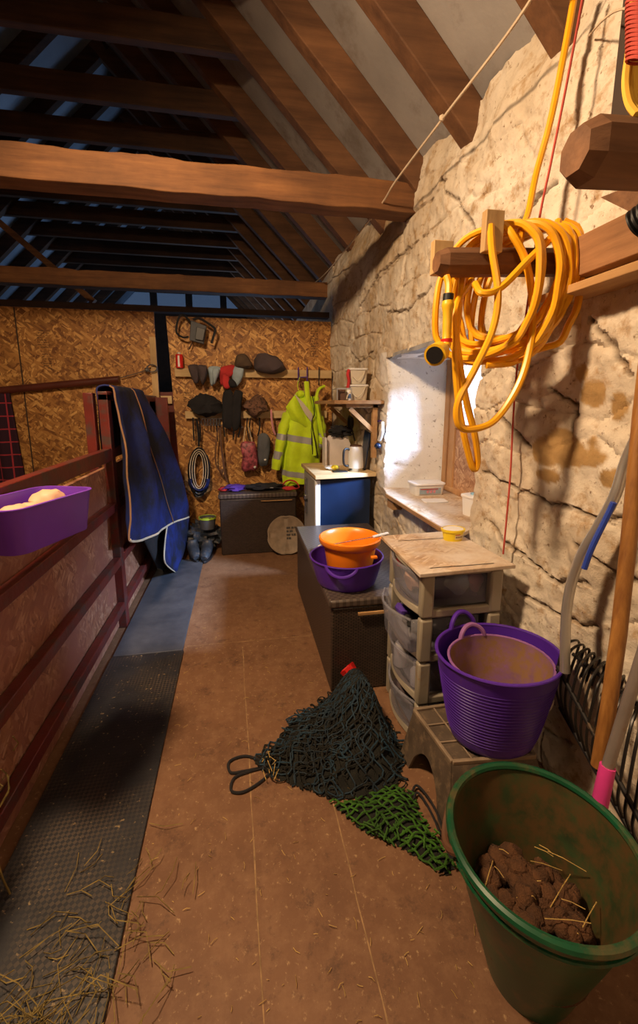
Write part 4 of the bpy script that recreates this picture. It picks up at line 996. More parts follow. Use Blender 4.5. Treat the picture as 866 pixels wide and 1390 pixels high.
# ================================================================== rattan chest in front with tubs
RC = chest('rattan_chest', .412, 1.02, 1.918, 3.25, .525, 'long dark woven storage chest beside the drawer tower, tubs on it', .045)
q = MB(); q.box((.56, 1.906, .44), (.80, 1.92, .452)); q.build('lid_handle', 'tan_y', RC)
ZC = .525
def trug(name, c, r0, r1_, h, label, mo, mi=None, sx=1, sy=1, th=.006, hand=(0, PI), handw=.35, handh=.06, rings=0, tilt=None, rim=.008, rimm=None, hcol=None):
    """flexible tub: body, rim, two loop handles"""
    c = Vector(c); t = empty(name, c, label, 'tub')
    def dipf(a): return 0
    prof = [(0,0), (r0*.96,0), (r0,.006)]
    K = 26
    for i in range(1, K+1):
        k = i/K; prof.append((r0+(r1_-r0)*k**.85 + (.0014*math.sin(i*PI) if rings else 0), .006+(h-.006)*k))
    def f(v, a, i):
        return v
    q = MB(); q.lathe(prof + [(r1_-th, h)], c, 56, sx, sy, rot=tilt)
    if rings:
        for i in range(rings):
            z = h*(.14+.72*i/rings); r_ = r0+(r1_-r0)*((z-.006)/(h-.006))**.85
            R_ = Euler(tilt).to_matrix() if tilt else Matrix.Identity(3)
            q.tube([c+R_@Vector((math.cos(a)*(r_+.0005)*sx, math.sin(a)*(r_+.0005)*sy, z)) for a in [2*PI*k/56 for k in range(56)]], .0011, 4, closed=True)
    q.build('tub_body', mo, t)
    q = MB(); q.lathe([(r1_-th, h), (r1_-th-.001, h*.9)] + [(r0-th+(r1_-r0)*k**.85, .006+(h-.006)*k) for k in (.7,.5,.3,.12,.0)] + [(0,.008)], c, 56, sx, sy, rot=tilt); q.build('tub_inside', mi or mo, t)
    R_ = Euler(tilt).to_matrix() if tilt else Matrix.Identity(3)
    q = MB(); q.tube([c+R_@Vector((math.cos(a)*r1_*sx, math.sin(a)*r1_*sy, h)) for a in [2*PI*k/56 for k in range(56)]], rim, 8, closed=True, flat=.8); q.build('rim', rimm or mo, t)
    for a0 in hand:
        pts = []
        for k in range(17):
            u = k/16; a = a0 + (u-.5)*handw*2; zz = h + handh*math.sin(PI*u)**.6; rr = r1_ + .012*math.sin(PI*u)
            pts.append(c+R_@Vector((math.cos(a)*rr*sx, math.sin(a)*rr*sy, zz)))
        q = MB(); q.tube(pts, .0095, 8); q.build('handle', hcol or rimm or mo, t)
    return t
pt = Vector((.555, 2.15, ZC))
trug('shallow_trug', pt, .160, .200, .150, 'shallow purple two-handled tub on the long woven chest, orange bowl inside', 'purple', 'purple', rings=0, hand=(-1.95, 1.2), handw=.42, handh=-.045, rim=.006)
oc = Vector((.585, 2.19, ZC+.028))
t = empty('orange_bowl', oc, 'bright orange round basin standing inside the shallow purple tub', 'bowl')
q = MB(); q.lathe([(0,0), (.118,0), (.122,.006), (.146,.165), (.158,.172), (.172,.190), (.174,.214), (.166,.218), (.157,.212), (.150,.190), (.140,.165), (.116,.010), (0,.008)], oc, 56); q.build('bowl_body', 'orange', t)
q = MB(); q.lathe([(.123,.09), (.134,.092), (.134,.098), (.124,.100)], oc, 56) if False else q.box(oc+Vector((.075,-.165,.135)), oc+Vector((.11,-.140,.15))); q.build('lip', 'orange', t, bevel=.004)
t = empty('metal_spoon', oc+Vector((0,0,.22)), 'thin metal spoon with pale handle laid across the orange basin', 'spoon')
a_ = at(440, 741, Z=ZC+.215); b_ = at(506, 729, Z=ZC+.262); c_ = at(527, 724, Z=ZC+.275)
q = MB(); q.tube([a_, b_], .0035, 6); q.build('spoon_rod', 'chrome', t)
q = MB(); q.tube([b_, c_], .009, 8); q.build('handle', 'white_plastic', t)
q = MB()
for k in range(9): q.tube([Vector((.60+(.115-.006*k)*math.cos(a)+.01*noise.noise(Vector((a,k,1))), 2.62+(.10-.006*k)*math.sin(a), ZC+.012+.008*k+.012*math.sin(a*3+k))) for a in [2*PI*i/24 for i in range(24)]], .009, 6, closed=True)
tag(q.build('coiled_lead', 'white_plastic'), 'coil of white cord lying behind the orange basin on the woven chest', 'cord')

# ================================================================== drawer tower
TX0, TX1, TY0, TY1, TH = .715, 1.085, 1.515, 1.908, .812
t = empty('drawer_tower', ((TX0+TX1)/2, (TY0+TY1)/2, 0), 'taupe plastic tower of four clear drawers under a board top', 'drawers')
ph = TH/4
for (x, y) in ((TX0, TY0), (TX0, TY1-.04), (TX1-.058, TY0), (TX1-.058, TY1-.04)):
    for k in range(4):
        q = MB(); z0_ = k*ph
        q.prism([(x,y,z0_+.004), (x+.058,y,z0_+.004), (x+.058,y+.04,z0_+.004), (x,y+.04,z0_+.004)], (0,0,ph-.006)); q.build('post', 'tower', t, bevel=.010)
def bowrail(z, h, out=.035, w_=.03):
    """front rail bowed towards the aisle"""
    q = MB(); n = 16
    for i in range(n+1):
        u = i/n; y = TY0+.01+(TY1-TY0-.02)*u; x = TX0+.012-out*math.sin(PI*u)
        for dx, dz in ((0,-h/2), (w_,-h/2), (w_,h/2), (.008,h/2)): q.v.append(Vector((x+dx, y, z+dz)))
    for i in range(n):
        for j in range(4): q.f.append((i*4+j, i*4+(j+1)%4, (i+1)*4+(j+1)%4, (i+1)*4+j))
    q.f += [(0,1,2,3), tuple(n*4+j for j in range(4))]
    return q
for k in range(5):
    z = .018+k*ph-(0 if k else 0) - (.02 if k == 4 else 0)
    bowrail(z, .030 if k < 4 else .036).build('front_rail', 'tower', t, bevel=.006)
    q = MB(); q.box((TX0+.03, TY0+.006, z-.018), (TX1-.03, TY0+.030, z+.020)); q.build('side_rail', 'tower', t, bevel=.008)
    q = MB(); q.box((TX0+.03, TY1-.030, z-.018), (TX1-.03, TY1-.006, z+.020)); q.build('side_rail', 'tower', t, bevel=.008)
    if k < 4: q = MB(); q.box((TX0+.03, TY0+.03, z-.010), (TX1-.01, TY1-.03, z-.004)); q.build('runner_shelf', 'tower', t)
q = MB(); q.box((TX1-.012, TY0+.03, .03), (TX1-.006, TY1-.03, TH-.02)); q.build('back_panel', 'tower', t)
for k in range(4):
    pull = (0, 0, .045, 0)[k]; z0_ = .026+k*ph+.012; z1_ = z0_+ph-.052; dx = -pull
    q = MB(); n = 20; X0 = TX0+.018+dx; X1_ = TX1-.04+dx; a, b_ = TY0+.036, TY1-.036
    for i in range(n+1):
        u = i/n; y = a+(b_-a)*u; x = X0-.040*math.sin(PI*u)
        for z in (z0_, (z0_*2+z1_)/3, z1_-.012, z1_): q.v.append(Vector((x-(.010 if z > z1_-.02 else 0)-.010*(z-z0_)/(z1_-z0_), y, z)))
    for i in range(n):
        for j in range(3): q.f.append((i*4+j, (i+1)*4+j, (i+1)*4+j+1, i*4+j+1))
    # sides, back, bottom
    q.add([(X0,a,z0_),(X1_,a,z0_),(X1_,a,z1_),(X0,a,z1_),(X0,b_,z0_),(X1_,b_,z0_),(X1_,b_,z1_),(X0,b_,z1_)], [(0,1,2,3),(4,7,6,5),(1,5,6,2),(0,4,5,1)])
    dw = q.build('drawer', 'clear', t, solid=.003)
    q = MB(); q.tube([Vector((X0-.055*math.sin(PI*i/16)-.004, a+(b_-a)*i/16, z1_)) for i in range(17)], .006, 6); q.build('drawer_lip', 'clear', dw)
# board top
q = MB(); q.prism([(TX0-.028, 1.482, TH+.002), (1.125, 1.50, TH+.002), (1.105, 2.0, TH+.002), (TX0-.02, 1.985, TH+.002)], (0,0,.016)); tag(q.build('board_top', 'osb_flat', bevel=.002), 'scuffed strand board laid on top of the drawer tower', 'board')
# contents of the drawers
def item(name, q, m, label, cat, grp=None): return tag(q.build(name, m), label, cat, grp)
zz = .026+3*ph+.018
q = MB(); q.blob((.93,1.62,zz+.07), (.055,.05,.055), 18, 12, .12); item('rolled_bandage', q, 'paleblue', 'pale blue-grey ball of cloth in the top drawer, seen through its side', 'bandage')
q = MB(); q.blob((1.01,1.64,zz+.065), (.045,.06,.052), 18, 12, .15, 3, 2); item('pink_cloth', q, 'label_pink', 'pink bundle at the wall end of the top drawer', 'cloth')
q = MB(); q.box((.80,1.60,zz), (1.02,1.85,zz+.045)); item('dark_case', q, 'black', 'flat dark case on the floor of the top drawer', 'case')
q = MB(); q.blob((.765,1.72,zz+.055), (.035,.06,.05), 16, 10, .25, 4, 1); item('cream_sponge', q, 'creamstone', 'cream lump behind the bowed front of the top drawer', 'sponge')
q = MB(); q.blob((.765,1.85,zz+.085), (.03,.05,.03), 16, 10, .25, 4, 6); item('orange_cloth', q, 'redcloth', 'reddish cloth at the far end of the top drawer', 'cloth')
zz = .026+2*ph+.018
q = MB(); q.blob((.86,1.74,zz+.04), (.12,.13,.042), 22, 12, .3, 4, 7); item('dark_cloth', q, 'black_cloth', 'dark cloth filling the half open second drawer', 'cloth')
q = MB(); q.blob((.74,1.78,zz+.075), (.03,.05,.022), 14, 8, .2, 4, 7); item('blue_cloth', q, 'purplecloth', 'scrap of blue cloth showing over the half open second drawer', 'cloth')
zz = .026+ph+.018
q = MB(); q.lathe([(0,0), (.026,0), (.028,.07), (.014,.09), (.014,.115), (0,.115)], (.745,1.60,zz), 20); item('white_bottle', q, 'white_plastic', 'white bottle standing at the near end of the third drawer', 'bottle')
q = MB(); q.lathe([(0,0), (.035,0), (.035,.10), (.02,.12), (0,.12)], (.735,1.76,zz), 20); item('round_jar', q, 'white_plastic', 'rounded white jar in the middle of the third drawer', 'jar')
q = MB(); q.box((.86,1.60,zz), (1.0,1.85,zz+.10)); item('navy_case', q, 'navy_panel', 'dark navy box filling the back of the third drawer', 'case')
zz = .026+.018
q = MB(); q.blob((.85,1.74,zz+.05), (.12,.14,.05), 22, 12, .3, 4, 17); item('grey_cloth', q, 'greyhat', 'greyish cloth in the bottom drawer', 'cloth')
# yellow tub on the tower
yc = Vector((1.030, 1.865, TH+.018))
t = empty('yellow_tub', yc, 'low yellow margarine-style tub with a pale lid on the board top', 'tub')
q = MB(); q.lathe([(0,0), (.047,0), (.053,.042), (.060,.046), (.061,.056), (.056,.058), (.053,.052), (0,.052)], yc, 44, 1, .82); q.build('tub_body', 'tub_yellow', t)
q = MB(); q.lathe([(0,.0535), (.051,.0535), (.052,.056), (0,.056)], yc, 40, 1, .82); q.build('tub_lid', 'white_plastic', t)
def arc_label(c, r, sy, a0, a1, z0_, z1_, out=.0008, k=.0):
    return lambda u, v: c + Vector((math.cos(a0+(a1-a0)*u)*(r+out+k*(v)), math.sin(a0+(a1-a0)*u)*(r+out+k*v)*sy, z0_+(z1_-z0_)*v))
q = MB(); q.grid(arc_label(yc, .0483, .82, -1.75, -.75, .010, .032, .0006, .0028), 10, 3); q.build('label', 'label_cream', t)
q = MB(); q.grid(arc_label(yc, .0505, .82, -1.75, -1.2, .030, .037, .0008, .001), 8, 3); q.build('red_label', 'label_red', t)
q = MB()
for k in range(7): q.grid(arc_label(yc, .0492, .82, -1.68+k*.12, -1.61+k*.12, .018, .026, .0012, .001), 3, 2)
q.build('label_print', 'label_dark', t)

# ================================================================== step stool and purple trugs
SC = Vector((.862, 1.325, 0)); sh = .222
t = empty('step_stool', SC, 'grubby brown plastic step stool with ribbed top under the tall purple tub', 'stool')
sc_ = [(.686,1.478), (.716,1.205), (1.03,1.175), (1.03,1.478)]; bs_ = [(.645,1.50), (.668,1.105), (1.07,1.09), (1.07,1.50)]
ctr = Vector((.862,1.33,0))
q = MB(); q.prism([Vector((x,y,sh-.018)) for x, y in sc_], (0,0,.014)); q.build('step_top', 'stool', t, bevel=.006)
q = MB()
S4 = [Vector((x,y,sh)) for x, y in sc_]
for i in range(4): q.bar(S4[i], S4[(i+1)%4], .014, .016)
for u in (.25,.5,.75): q.bar(S4[0].lerp(S4[3],u), S4[1].lerp(S4[2],u), .006, .008)
for u in (.33,.66): q.bar(S4[0].lerp(S4[1],u), S4[3].lerp(S4[2],u), .006, .008)
q.build('ribbed_edge', 'stool_edge', t, bevel=.003)
B4 = [Vector((x,y,0)) for x, y in bs_]
def apron(i, j, nm):
    """one splayed side with an arch cut out of it"""
    q = MB(); n = 20
    def hgt(u):
        if u < .2 or u > .8: return 0
        return .135*max(0, math.sin(PI*(u-.2)/.6))**.5
    for k in range(n+1):
        u = k/n; z = hgt(u); a = B4[i].lerp(B4[j], u); b_ = S4[i].lerp(S4[j], u)-Vector((0,0,.006)); q.v += [a.lerp(b_, z/sh), b_]
    for k in range(n): q.f.append((k*2, k*2+2, k*2+3, k*2+1))
    q.build(nm, 'stool', t, solid=.010, smooth=False)
for i in range(4): apron(i, (i+1)%4, 'side')
tb = Vector((.935, 1.305, sh+.008))
trug('tall_trug', tb, .158, .225, .345, 'tall purple flexible tub standing on the step stool', 'purple', 'purple', rings=18, hand=(1.75,), handw=.26, handh=.06, rim=.007, sx=1.03, sy=.88)
trug('tall_trug', tb+Vector((-.004,-.008,.048)), .135, .188, .272, 'dusty lilac tub nested inside the tall purple one', 'purple', 'lilac', rings=0, hand=(1.7,), handw=.30, handh=.045, rim=.005, rimm='lilac_rim', tilt=(.03,.02,0), sx=1.03, sy=.88)

# ================================================================== green tub with dung
gc = Vector((.715, .765, 0.0))
t = empty('green_trug', gc, 'large round green tub of dung at the bottom right of the passage', 'tub')
GH = .415; g0, g1 = .108, .222
prof = [(0,0), (g0*.97,0), (g0,.01)] + [(g0+(g1-g0)*(i/20)**1.0, .01+(GH-.01)*i/20) for i in range(1, 21)]
q = MB(); q.lathe(prof, gc, 64); q.build('tub_body', 'green', t)
q = MB(); q.lathe([(g1-.005, GH), (g1-.012, GH*.93)] + [(g0-.006+(g1-g0)*k**1.0, .01+(GH-.01)*k) for k in (.8,.6,.4,.2,.05)] + [(0,.02)], gc, 64); q.build('tub_inside', 'green_in', t)
q = MB(); q.tube([gc+Vector((math.cos(a)*g1, math.sin(a)*g1, GH)) for a in [2*PI*k/64 for k in range(64)]], .011, 8, closed=True)
q.tube([gc+Vector((math.cos(a)*(g1-.002), math.sin(a)*(g1-.002), GH-.035)) for a in [2*PI*k/64 for k in range(64)]], .005, 6, closed=True); q.build('rim', 'green', t)
for a0, hh in ((2.75, -.05), (.2, -.04)):
    q = MB(); q.tube([gc+Vector((math.cos(a0+(k/14-.5)*.7)*(g1+.010*math.sin(PI*k/14)), math.sin(a0+(k/14-.5)*.7)*(g1+.010*math.sin(PI*k/14)), GH+hh*math.sin(PI*k/14))) for k in range(15)], .010, 8); q.build('handle', 'tanleather', t)
q = MB(); r3 = random.Random(11)
q.lathe([(0,.20), (.10,.195), (.145,.17), (.14,.12)], gc, 30, fn=lambda v, a, i: v+Vector((0,0,.02*noise.noise(v*20))))
for k in range(90):
    a = r3.uniform(0, 2*PI); rr = .125*math.sqrt(r3.random()); p = gc+Vector((rr*math.cos(a)-.02, rr*math.sin(a), .20+.035*(1-rr/.15)+r3.uniform(-.01,.022)))
    q.blob(p, (r3.uniform(.018,.032), r3.uniform(.018,.032), r3.uniform(.014,.024)), 12, 8, .18, 4, k)
tag(q.build('dung_heap', 'dung'), 'heap of brown dung lumps inside the green tub', 'dung', None, 'stuff')
q = MB()
for k in range(16):
    a = r3.uniform(0, 2*PI); rr = .13*math.sqrt(r3.random()); p = gc+Vector((rr*math.cos(a), rr*math.sin(a), .262+r3.uniform(-.02,.01))); d = Vector((r3.uniform(-1,1), r3.uniform(-1,1), r3.uniform(-.2,.35)))*r3.uniform(.02,.06)
    q.tube([p-d, p+d*.2+Vector((0,0,.004)), p+d], .0011, 4)
tag(q.build('straw_in_tub', 'straw'), 'loose straw stalks lying on the dung in the green tub', 'straw', None, 'stuff')

# ================================================================== hay nets
r4 = random.Random(21)
outline = [(-.0,1.57), (.10,1.64), (.20,1.78), (.33,1.86), (.44,1.94), (.55,1.97), (.62,1.86), (.655,1.66), (.665,1.50), (.60,1.36), (.45,1.31), (.30,1.33), (.16,1.42), (.05,1.50)]
def inside(x, y, poly):
    c = False; n = len(poly)
    for i in range(n):
        x1, y1_ = poly[i]; x2, y2 = poly[i-1]
        if (y1_ > y) != (y2 > y) and x < (x2-x1)*(y-y1_)/(y2-y1_)+x1: c = not c
    return c
def edged(x, y, poly):
    m = 9; n = len(poly)
    for i in range(n):
        a = Vector(poly[i]); b_ = Vector(poly[i-1]); p = Vector((x, y)); t_ = max(0, min(1, (p-a).dot(b_-a)/(b_-a).length_squared)); m = min(m, (p-(a+(b_-a)*t_)).length)
    return m
def mound(x, y):
    if not inside(x, y, outline): return 0
    d = edged(x, y, outline); pk = math.exp(-(((x-.56)/.16)**2+((y-1.72)/.20)**2))
    return (.045+.22*pk)*sm(0, .13, d) + .02*noise.noise(Vector((x*9, y*9, 2)))*sm(0,.06,d)
nc = Vector((.5, 1.62, 0))
t = empty('hay_net', nc, 'dark blue-black hay net heaped on the floor against the drawer tower', 'net')
q = MB(); nx, ny = 60, 60; ids = {}
for j in range(ny+1):
    for i in range(nx+1):
        x = -.02+.72*i/nx; y = 1.27+.74*j/ny
        if inside(x, y, outline): ids[(i,j)] = len(q.v); q.v.append(Vector((x, y, max(.004, mound(x, y)-.010))))
for j in range(ny):
    for i in range(nx):
        k = [(i,j), (i+1,j), (i+1,j+1), (i,j+1)]
        if all(a in ids for a in k): q.f.append(tuple(ids[a] for a in k))
q.build('hay_filling', 'net_dark', t)
def strand(mb, pts, r): mb.tube(pts, r, 5)
q = MB(); q2 = MB()
# zigzag twines gathered at two points make the diamond mesh
for fam in (q, q2):
    for k in range(44):
        a = r4.uniform(0, 2*PI); 
        # start near the gathered peak, run down over the heap
        sx, sy = .57+r4.uniform(-.03,.03), 1.75+r4.uniform(-.04,.04)
        tx, ty = outline[r4.randrange(len(outline))]; tx2, ty2 = outline[r4.randrange(len(outline))]
        u_ = (k+.5)/44*len(outline); i0 = int(u_) % len(outline); fr = u_-int(u_); A = Vector(outline[i0]).lerp(Vector(outline[(i0+1)%len(outline)]), fr)
        n = 34; pts = []; ph_ = r4.uniform(0, 6); amp_ = .021
        L = (A-Vector((sx, sy))).length; dr_ = (A-Vector((sx, sy))).normalized(); nr = Vector((-dr_.y, dr_.x))
        for i in range(n+1):
            u = i/n*.985; p = Vector((sx, sy)).lerp(A, u) + nr*((1 if fam is q else -1)*amp_*(.5+u)*math.sin(u*L*62+ (0 if k % 2 else PI)) + .02*noise.noise(Vector((u*4, k, 3))))
            pts.append(Vector((p.x, p.y, max(.006, mound(p.x, p.y)+.004+.006*r4.random()))))
        strand(fam, pts, .0034)
    for k in range(60):   # loose loops
        x = r4.uniform(0,.64); y = r4.uniform(1.33,1.95)
        if not inside(x, y, outline): continue
        rr = r4.uniform(.018,.038); ea = r4.uniform(0, PI); pts = []
        for i in range(14):
            a = 2*PI*i/14; px = x+rr*math.cos(a)*math.cos(ea)-rr*.6*math.sin(a)*math.sin(ea); py = y+rr*math.cos(a)*math.sin(ea)+rr*.6*math.sin(a)*math.cos(ea)
            pts.append(Vector((px, py, max(.006, mound(px, py))+.008+.006*math.sin(a*2+k))))
        fam.tube(pts, .0027, 5, closed=True)
q.build('blue_netting', 'net_blue', t); q2.build('dark_netting', 'net_dark', t)
for s, pth in enumerate(([(.06,1.55), (-.02,1.60), (-.09,1.585), (-.085,1.53), (-.03,1.525), (.05,1.53)], [(.06,1.53), (-.01,1.52), (-.07,1.50), (-.08,1.445), (-.035,1.43), (.03,1.46), (.08,1.50)])):
    q = MB(); q.tube([p+Vector((0,0,.007)) for p in spline([(x, y, 0) for x, y in pth], 8)], .0055, 6); q.build('drawcord', 'black_cloth', t)
q = MB()
for k in range(14):
    p = Vector((.07+r4.uniform(-.02,.03), 1.52+r4.uniform(-.06,.08), .012+r4.uniform(0,.02))); d = Vector((r4.uniform(-.3,.5), r4.uniform(-1,1), 0))*.03; q.tube([p-d, p+d], .0013, 4)
q.build('straw_wisps', 'straw', t)
# green net
gout = [(.28,1.33), (.42,1.32), (.56,1.36), (.62,1.30), (.615,1.20), (.635,1.10), (.655,1.02), (.60,1.005), (.55,1.06), (.47,1.13), (.37,1.20)]
t = empty('green_hay_net', (.5,1.2,0), 'bright green hay net lying below the darker net beside the stool', 'net')
def gm(x, y): return .012+.035*sm(0,.09, edged(x, y, gout))*(1 if inside(x, y, gout) else 0)
def netq(fam, a0, sp, seed):
    d = Vector((math.cos(a0), math.sin(a0))); n_ = Vector((-d.y, d.x)); c = Vector((.5,1.2))
    for k in range(-16, 17):
        pts = []
        for i in range(-60, 61):
            p = c + n_*(k*sp) + d*(i*.006) + n_*(.012*noise.noise(Vector((i*.08, k, seed)))); 
            if inside(p.x, p.y, gout): pts.append(Vector((p.x, p.y, gm(p.x, p.y)+.004*math.sin(i*.8+k))))
            else:
                if len(pts) > 3: fam.tube(pts, .0034, 5)
                pts = []
        if len(pts) > 3: fam.tube(pts, .0034, 5)
q = MB(); netq(q, .15, .026, 1); q.build('green_netting', 'net_green', t)
q = MB(); netq(q, -1.0, .030, 4); q.build('green_netting', 'net_green', t)
q = MB()
for k in range(70):
    u = r4.random(); p = Vector((.40+.24*u, 1.22-.20*u, .02))+Vector((r4.gauss(0,.04), r4.gauss(0,.03), r4.uniform(0,.02)))
    if not inside(p.x, p.y, gout): continue
    d = Vector((r4.uniform(-1,1), r4.uniform(-1,1), r4.uniform(-.1,.3)))*.02; q.tube([p-d, p+d*.3, p+d], .0032, 5)
o = q.build('frayed_ends', 'net_green', t); o['kind'] = 'stuff'
q = MB(); ids = {}
for j in range(31):
    for i in range(31):
        x = .27+.40*i/30; y = 1.0+.38*j/30
        if inside(x, y, gout): ids[(i,j)] = len(q.v); q.v.append(Vector((x, y, max(.003, gm(x, y)-.012))))
for j in range(30):
    for i in range(30):
        k = [(i,j), (i+1,j), (i+1,j+1), (i,j+1)]
        if all(a in ids for a in k): q.f.append(tuple(ids[a] for a in k))
q.build('hay_filling', 'net_dark', t)
q = MB(); q.tube([p for p in spline([(.60,1.29,.012), (.64,1.32,.02), (.66,1.22,.03), (.655,1.11,.02), (.648,1.05,.01)], 8)], .0045, 6).tube(spline([(.60,1.27,.012), (.63,1.29,.02), (.64,1.2,.03), (.64,1.1,.02), (.642,1.04,.01)], 8), .0045, 6); q.build('drawcord', 'black_cloth', t)
# red plastic scoop behind the net
t = empty('red_scoop', (.52,1.88,.18), 'bright red plastic scoop poking up behind the dark hay net', 'scoop')
q = MB(); q.lathe([(.030,-.06), (.036,0), (.043,.055), (.039,.055), (.032,0), (.0,-.01)], (.525,1.86,.135), 6, rot=(-.7,-.5,.3)); q.build('scoop_cup', 'red', t, smooth=False)
q = MB(); q.tube([(.525,1.85,.13), (.53,1.80,.05), (.53,1.79,.01)], .013, 8); q.build('scoop_handle', 'red', t)

# ================================================================== the saddle arms, hose and rails on the stone wall
aY = 1.47
def arm(x0, x1, y, z, w_, h, m='brown_x'):
    """bar with a chamfered end"""
    q = MB(); c = .28
    pr = [(-w_/2,-h/2+h*c), (-w_/2+w_*c,-h/2), (w_/2-w_*c,-h/2), (w_/2,-h/2+h*c), (w_/2,h/2-h*c), (w_/2-w_*c,h/2), (-w_/2+w_*c,h/2), (-w_/2,h/2-h*c)]
    A = [Vector((x0, y+a*.72, z+b_*.72)) for a, b_ in pr]; B = [Vector((x0+.03, y+a, z+b_)) for a, b_ in pr]; D = [Vector((x1, y+a, z+b_+.03)) for a, b_ in pr]
    q.v += A+B+D
    for o in (0, 8):
        for i in range(8): q.f.append((o+i, o+(i+1)%8, o+8+(i+1)%8, o+8+i))
    q.f += [tuple(range(8))[::-1], tuple(range(16, 24))]
    return q
t = empty('saddle_arm', (.95, aY, 2.0), 'brown timber arm jutting from the stone wall, yellow hose hung over it', 'wooden arm')
arm(.69, 1.25, aY, 1.985, .085, .088).build('arm_bar', 'brown_x', t, smooth=False)
q = MB(); q.box((.735, aY-.075, 1.975), (.745, aY+.05, 2.09)) if False else q.box((.70, aY+.045, 1.96), (.775, aY+.075, 2.075)); q.build('end_block', 'pine_z', t, bevel=.003)
q = MB(); q.box((.825, aY-.075, 2.005), (.892, aY-.045, 2.135)); q.build('peg_block', 'pine_z', t, bevel=.003)
t = empty('saddle_arm', (.9, .80, 2.0), 'dark eight-sided timber arm high at the right picture edge', 'wooden arm')
arm(.665, 1.27, .82, 1.99, .105, .110).build('arm_bar', 'brown_x', t, smooth=False)
q = MB(); q.prism([at(815,268,X=.97), at(880,300,X=.97), at(880,240,X=.97), at(866,248,X=.97)], (.28,0,.0)); tag(q.build('timber_wedge', 'brown_x', smooth=False), 'short wedge-cut timber between the eight-sided arm and the wall rail', 'timber')
q = MB(); q.box((1.14, .2, 1.925), (1.25, 1.43, 2.055)); tag(q.build('wall_rail', 'brown_y', bevel=.004), 'brown timber rail running along the stone wall behind the hose', 'rail')
q = MB(); q.box((1.10, .2, 1.865), (1.26, 1.46, 1.893)); tag(q.build('wall_batten', 'tan_y', bevel=.003), 'thin tan batten fixed under the brown wall rail', 'batten')
q = MB(); q.box((1.11, .55, 2.26), (1.20, 1.235, 3.1)); tag(q.build('dark_board', 'dark', bevel=.004), 'dark upright board on the wall at the upper right corner', 'board')
t = empty('ribbed_ring', at(858,308,X=1.0), 'black ribbed hose end sticking out at the right picture edge', 'hose')
q = MB(); rc = at(862, 307, X=.98)
for k in range(9):
    q.lathe([(.030,k*.012), (.040,k*.012+.003), (.040,k*.012+.007), (.030,k*.012+.010)], rc, 24, rot=(1.1,.5,0))
q.lathe([(.0,.01), (.031,-.001), (.033,.11), (0,.11)], rc, 24, rot=(1.1,.5,0)); q.build('ribbed_tube', 'black', t)
# rope hank at upper right edge
t = empty('rope_hank', at(860,80,X=.78), 'hank of yellow and red rope hanging at the upper right edge', 'rope')
q = MB()
for k in range(7): q.tube(spline([at(862+3*k,-20,X=.78+.01*k), at(852+4*k+3,60,X=.78+.01*k), at(849+4*k,110,X=.77+.01*k), at(853+4*k,140,X=.77+.01*k), at(864+3*k,156,X=.77+.01*k)], 6), .007, 6)
q.build('yellow_loops', 'rope_yr', t)
q = MB()
for k in range(14): q.tube([at(860+12*math.cos(a)+2, 4+k*6+5*math.sin(a), X=.76+.012*math.sin(a)) for a in [2*PI*i/12 for i in range(12)]], .0028, 5, closed=True)
q.build('red_whipping', 'redstring', t)
q = MB(); q.tube(spline([at(866,10,X=.95), at(838,14,X=1.0), at(818,28,X=1.1), at(800,48,X=1.2)], 6), .003, 5); q.build('loose_end', 'rope', t)

# yellow hose
t = empty('garden_hose', (.95, aY, 2.13), 'yellow garden hose coiled over the timber arm with a spray head', 'hose')
r5 = random.Random(4)
ztop = 2.105
loops = [  # x at arm, half width, drop, skew
 (.93,.13,.42,.02), (.90,.15,.47,-.04), (.96,.15,.38,.03), (1.0,.14,.45,-.02), (.97,.17,.40,.05), (1.03,.13,.36,.0), (1.0,.16,.50,-.05),
 (1.06,.13,.42,.02), (1.03,.15,.33,-.03), (1.08,.12,.46,.04), (1.09,.14,.39,-.02), (.94,.17,.44,.0), (1.05,.16,.48,-.06), (1.0,.15,.36,.0)]
P_ = []
for k, (x, hw, dr_, sk) in enumerate(loops):
    nx_ = loops[(k+1) % len(loops)]
    for i in range(20):
        f_ = i/20; a = 2*PI*f_; X_ = x+(nx_[0]-x)*f_; HW = hw+(nx_[1]-hw)*f_; DR = dr_+(nx_[2]-dr_)*f_; SK = sk+(nx_[3]-sk)*f_
        s_ = math.sin(a); c_ = (1+math.cos(a))/2         # c_=1 at the top
        w_ = HW*(abs(s_)**.8)*(1 if s_ > 0 else -1)
        zz = ztop + .015*r5.random() - DR*(1-c_)
        yy = aY + (-.065 if s_ > 0 else .065)*min(1, abs(s_)*2.2) - .42*w_
        px = X_ + w_*.80 + SK*(1-c_) - .05*(1-c_)
        P_.append(Vector((min(px, 1.17), yy + .012*r5.uniform(-1,1)*(1-c_), zz)))
q = MB(); q.tube(spline(P_[:-3], 3), .0125, 8)
def toarm(pts): return spline(pts, 8)
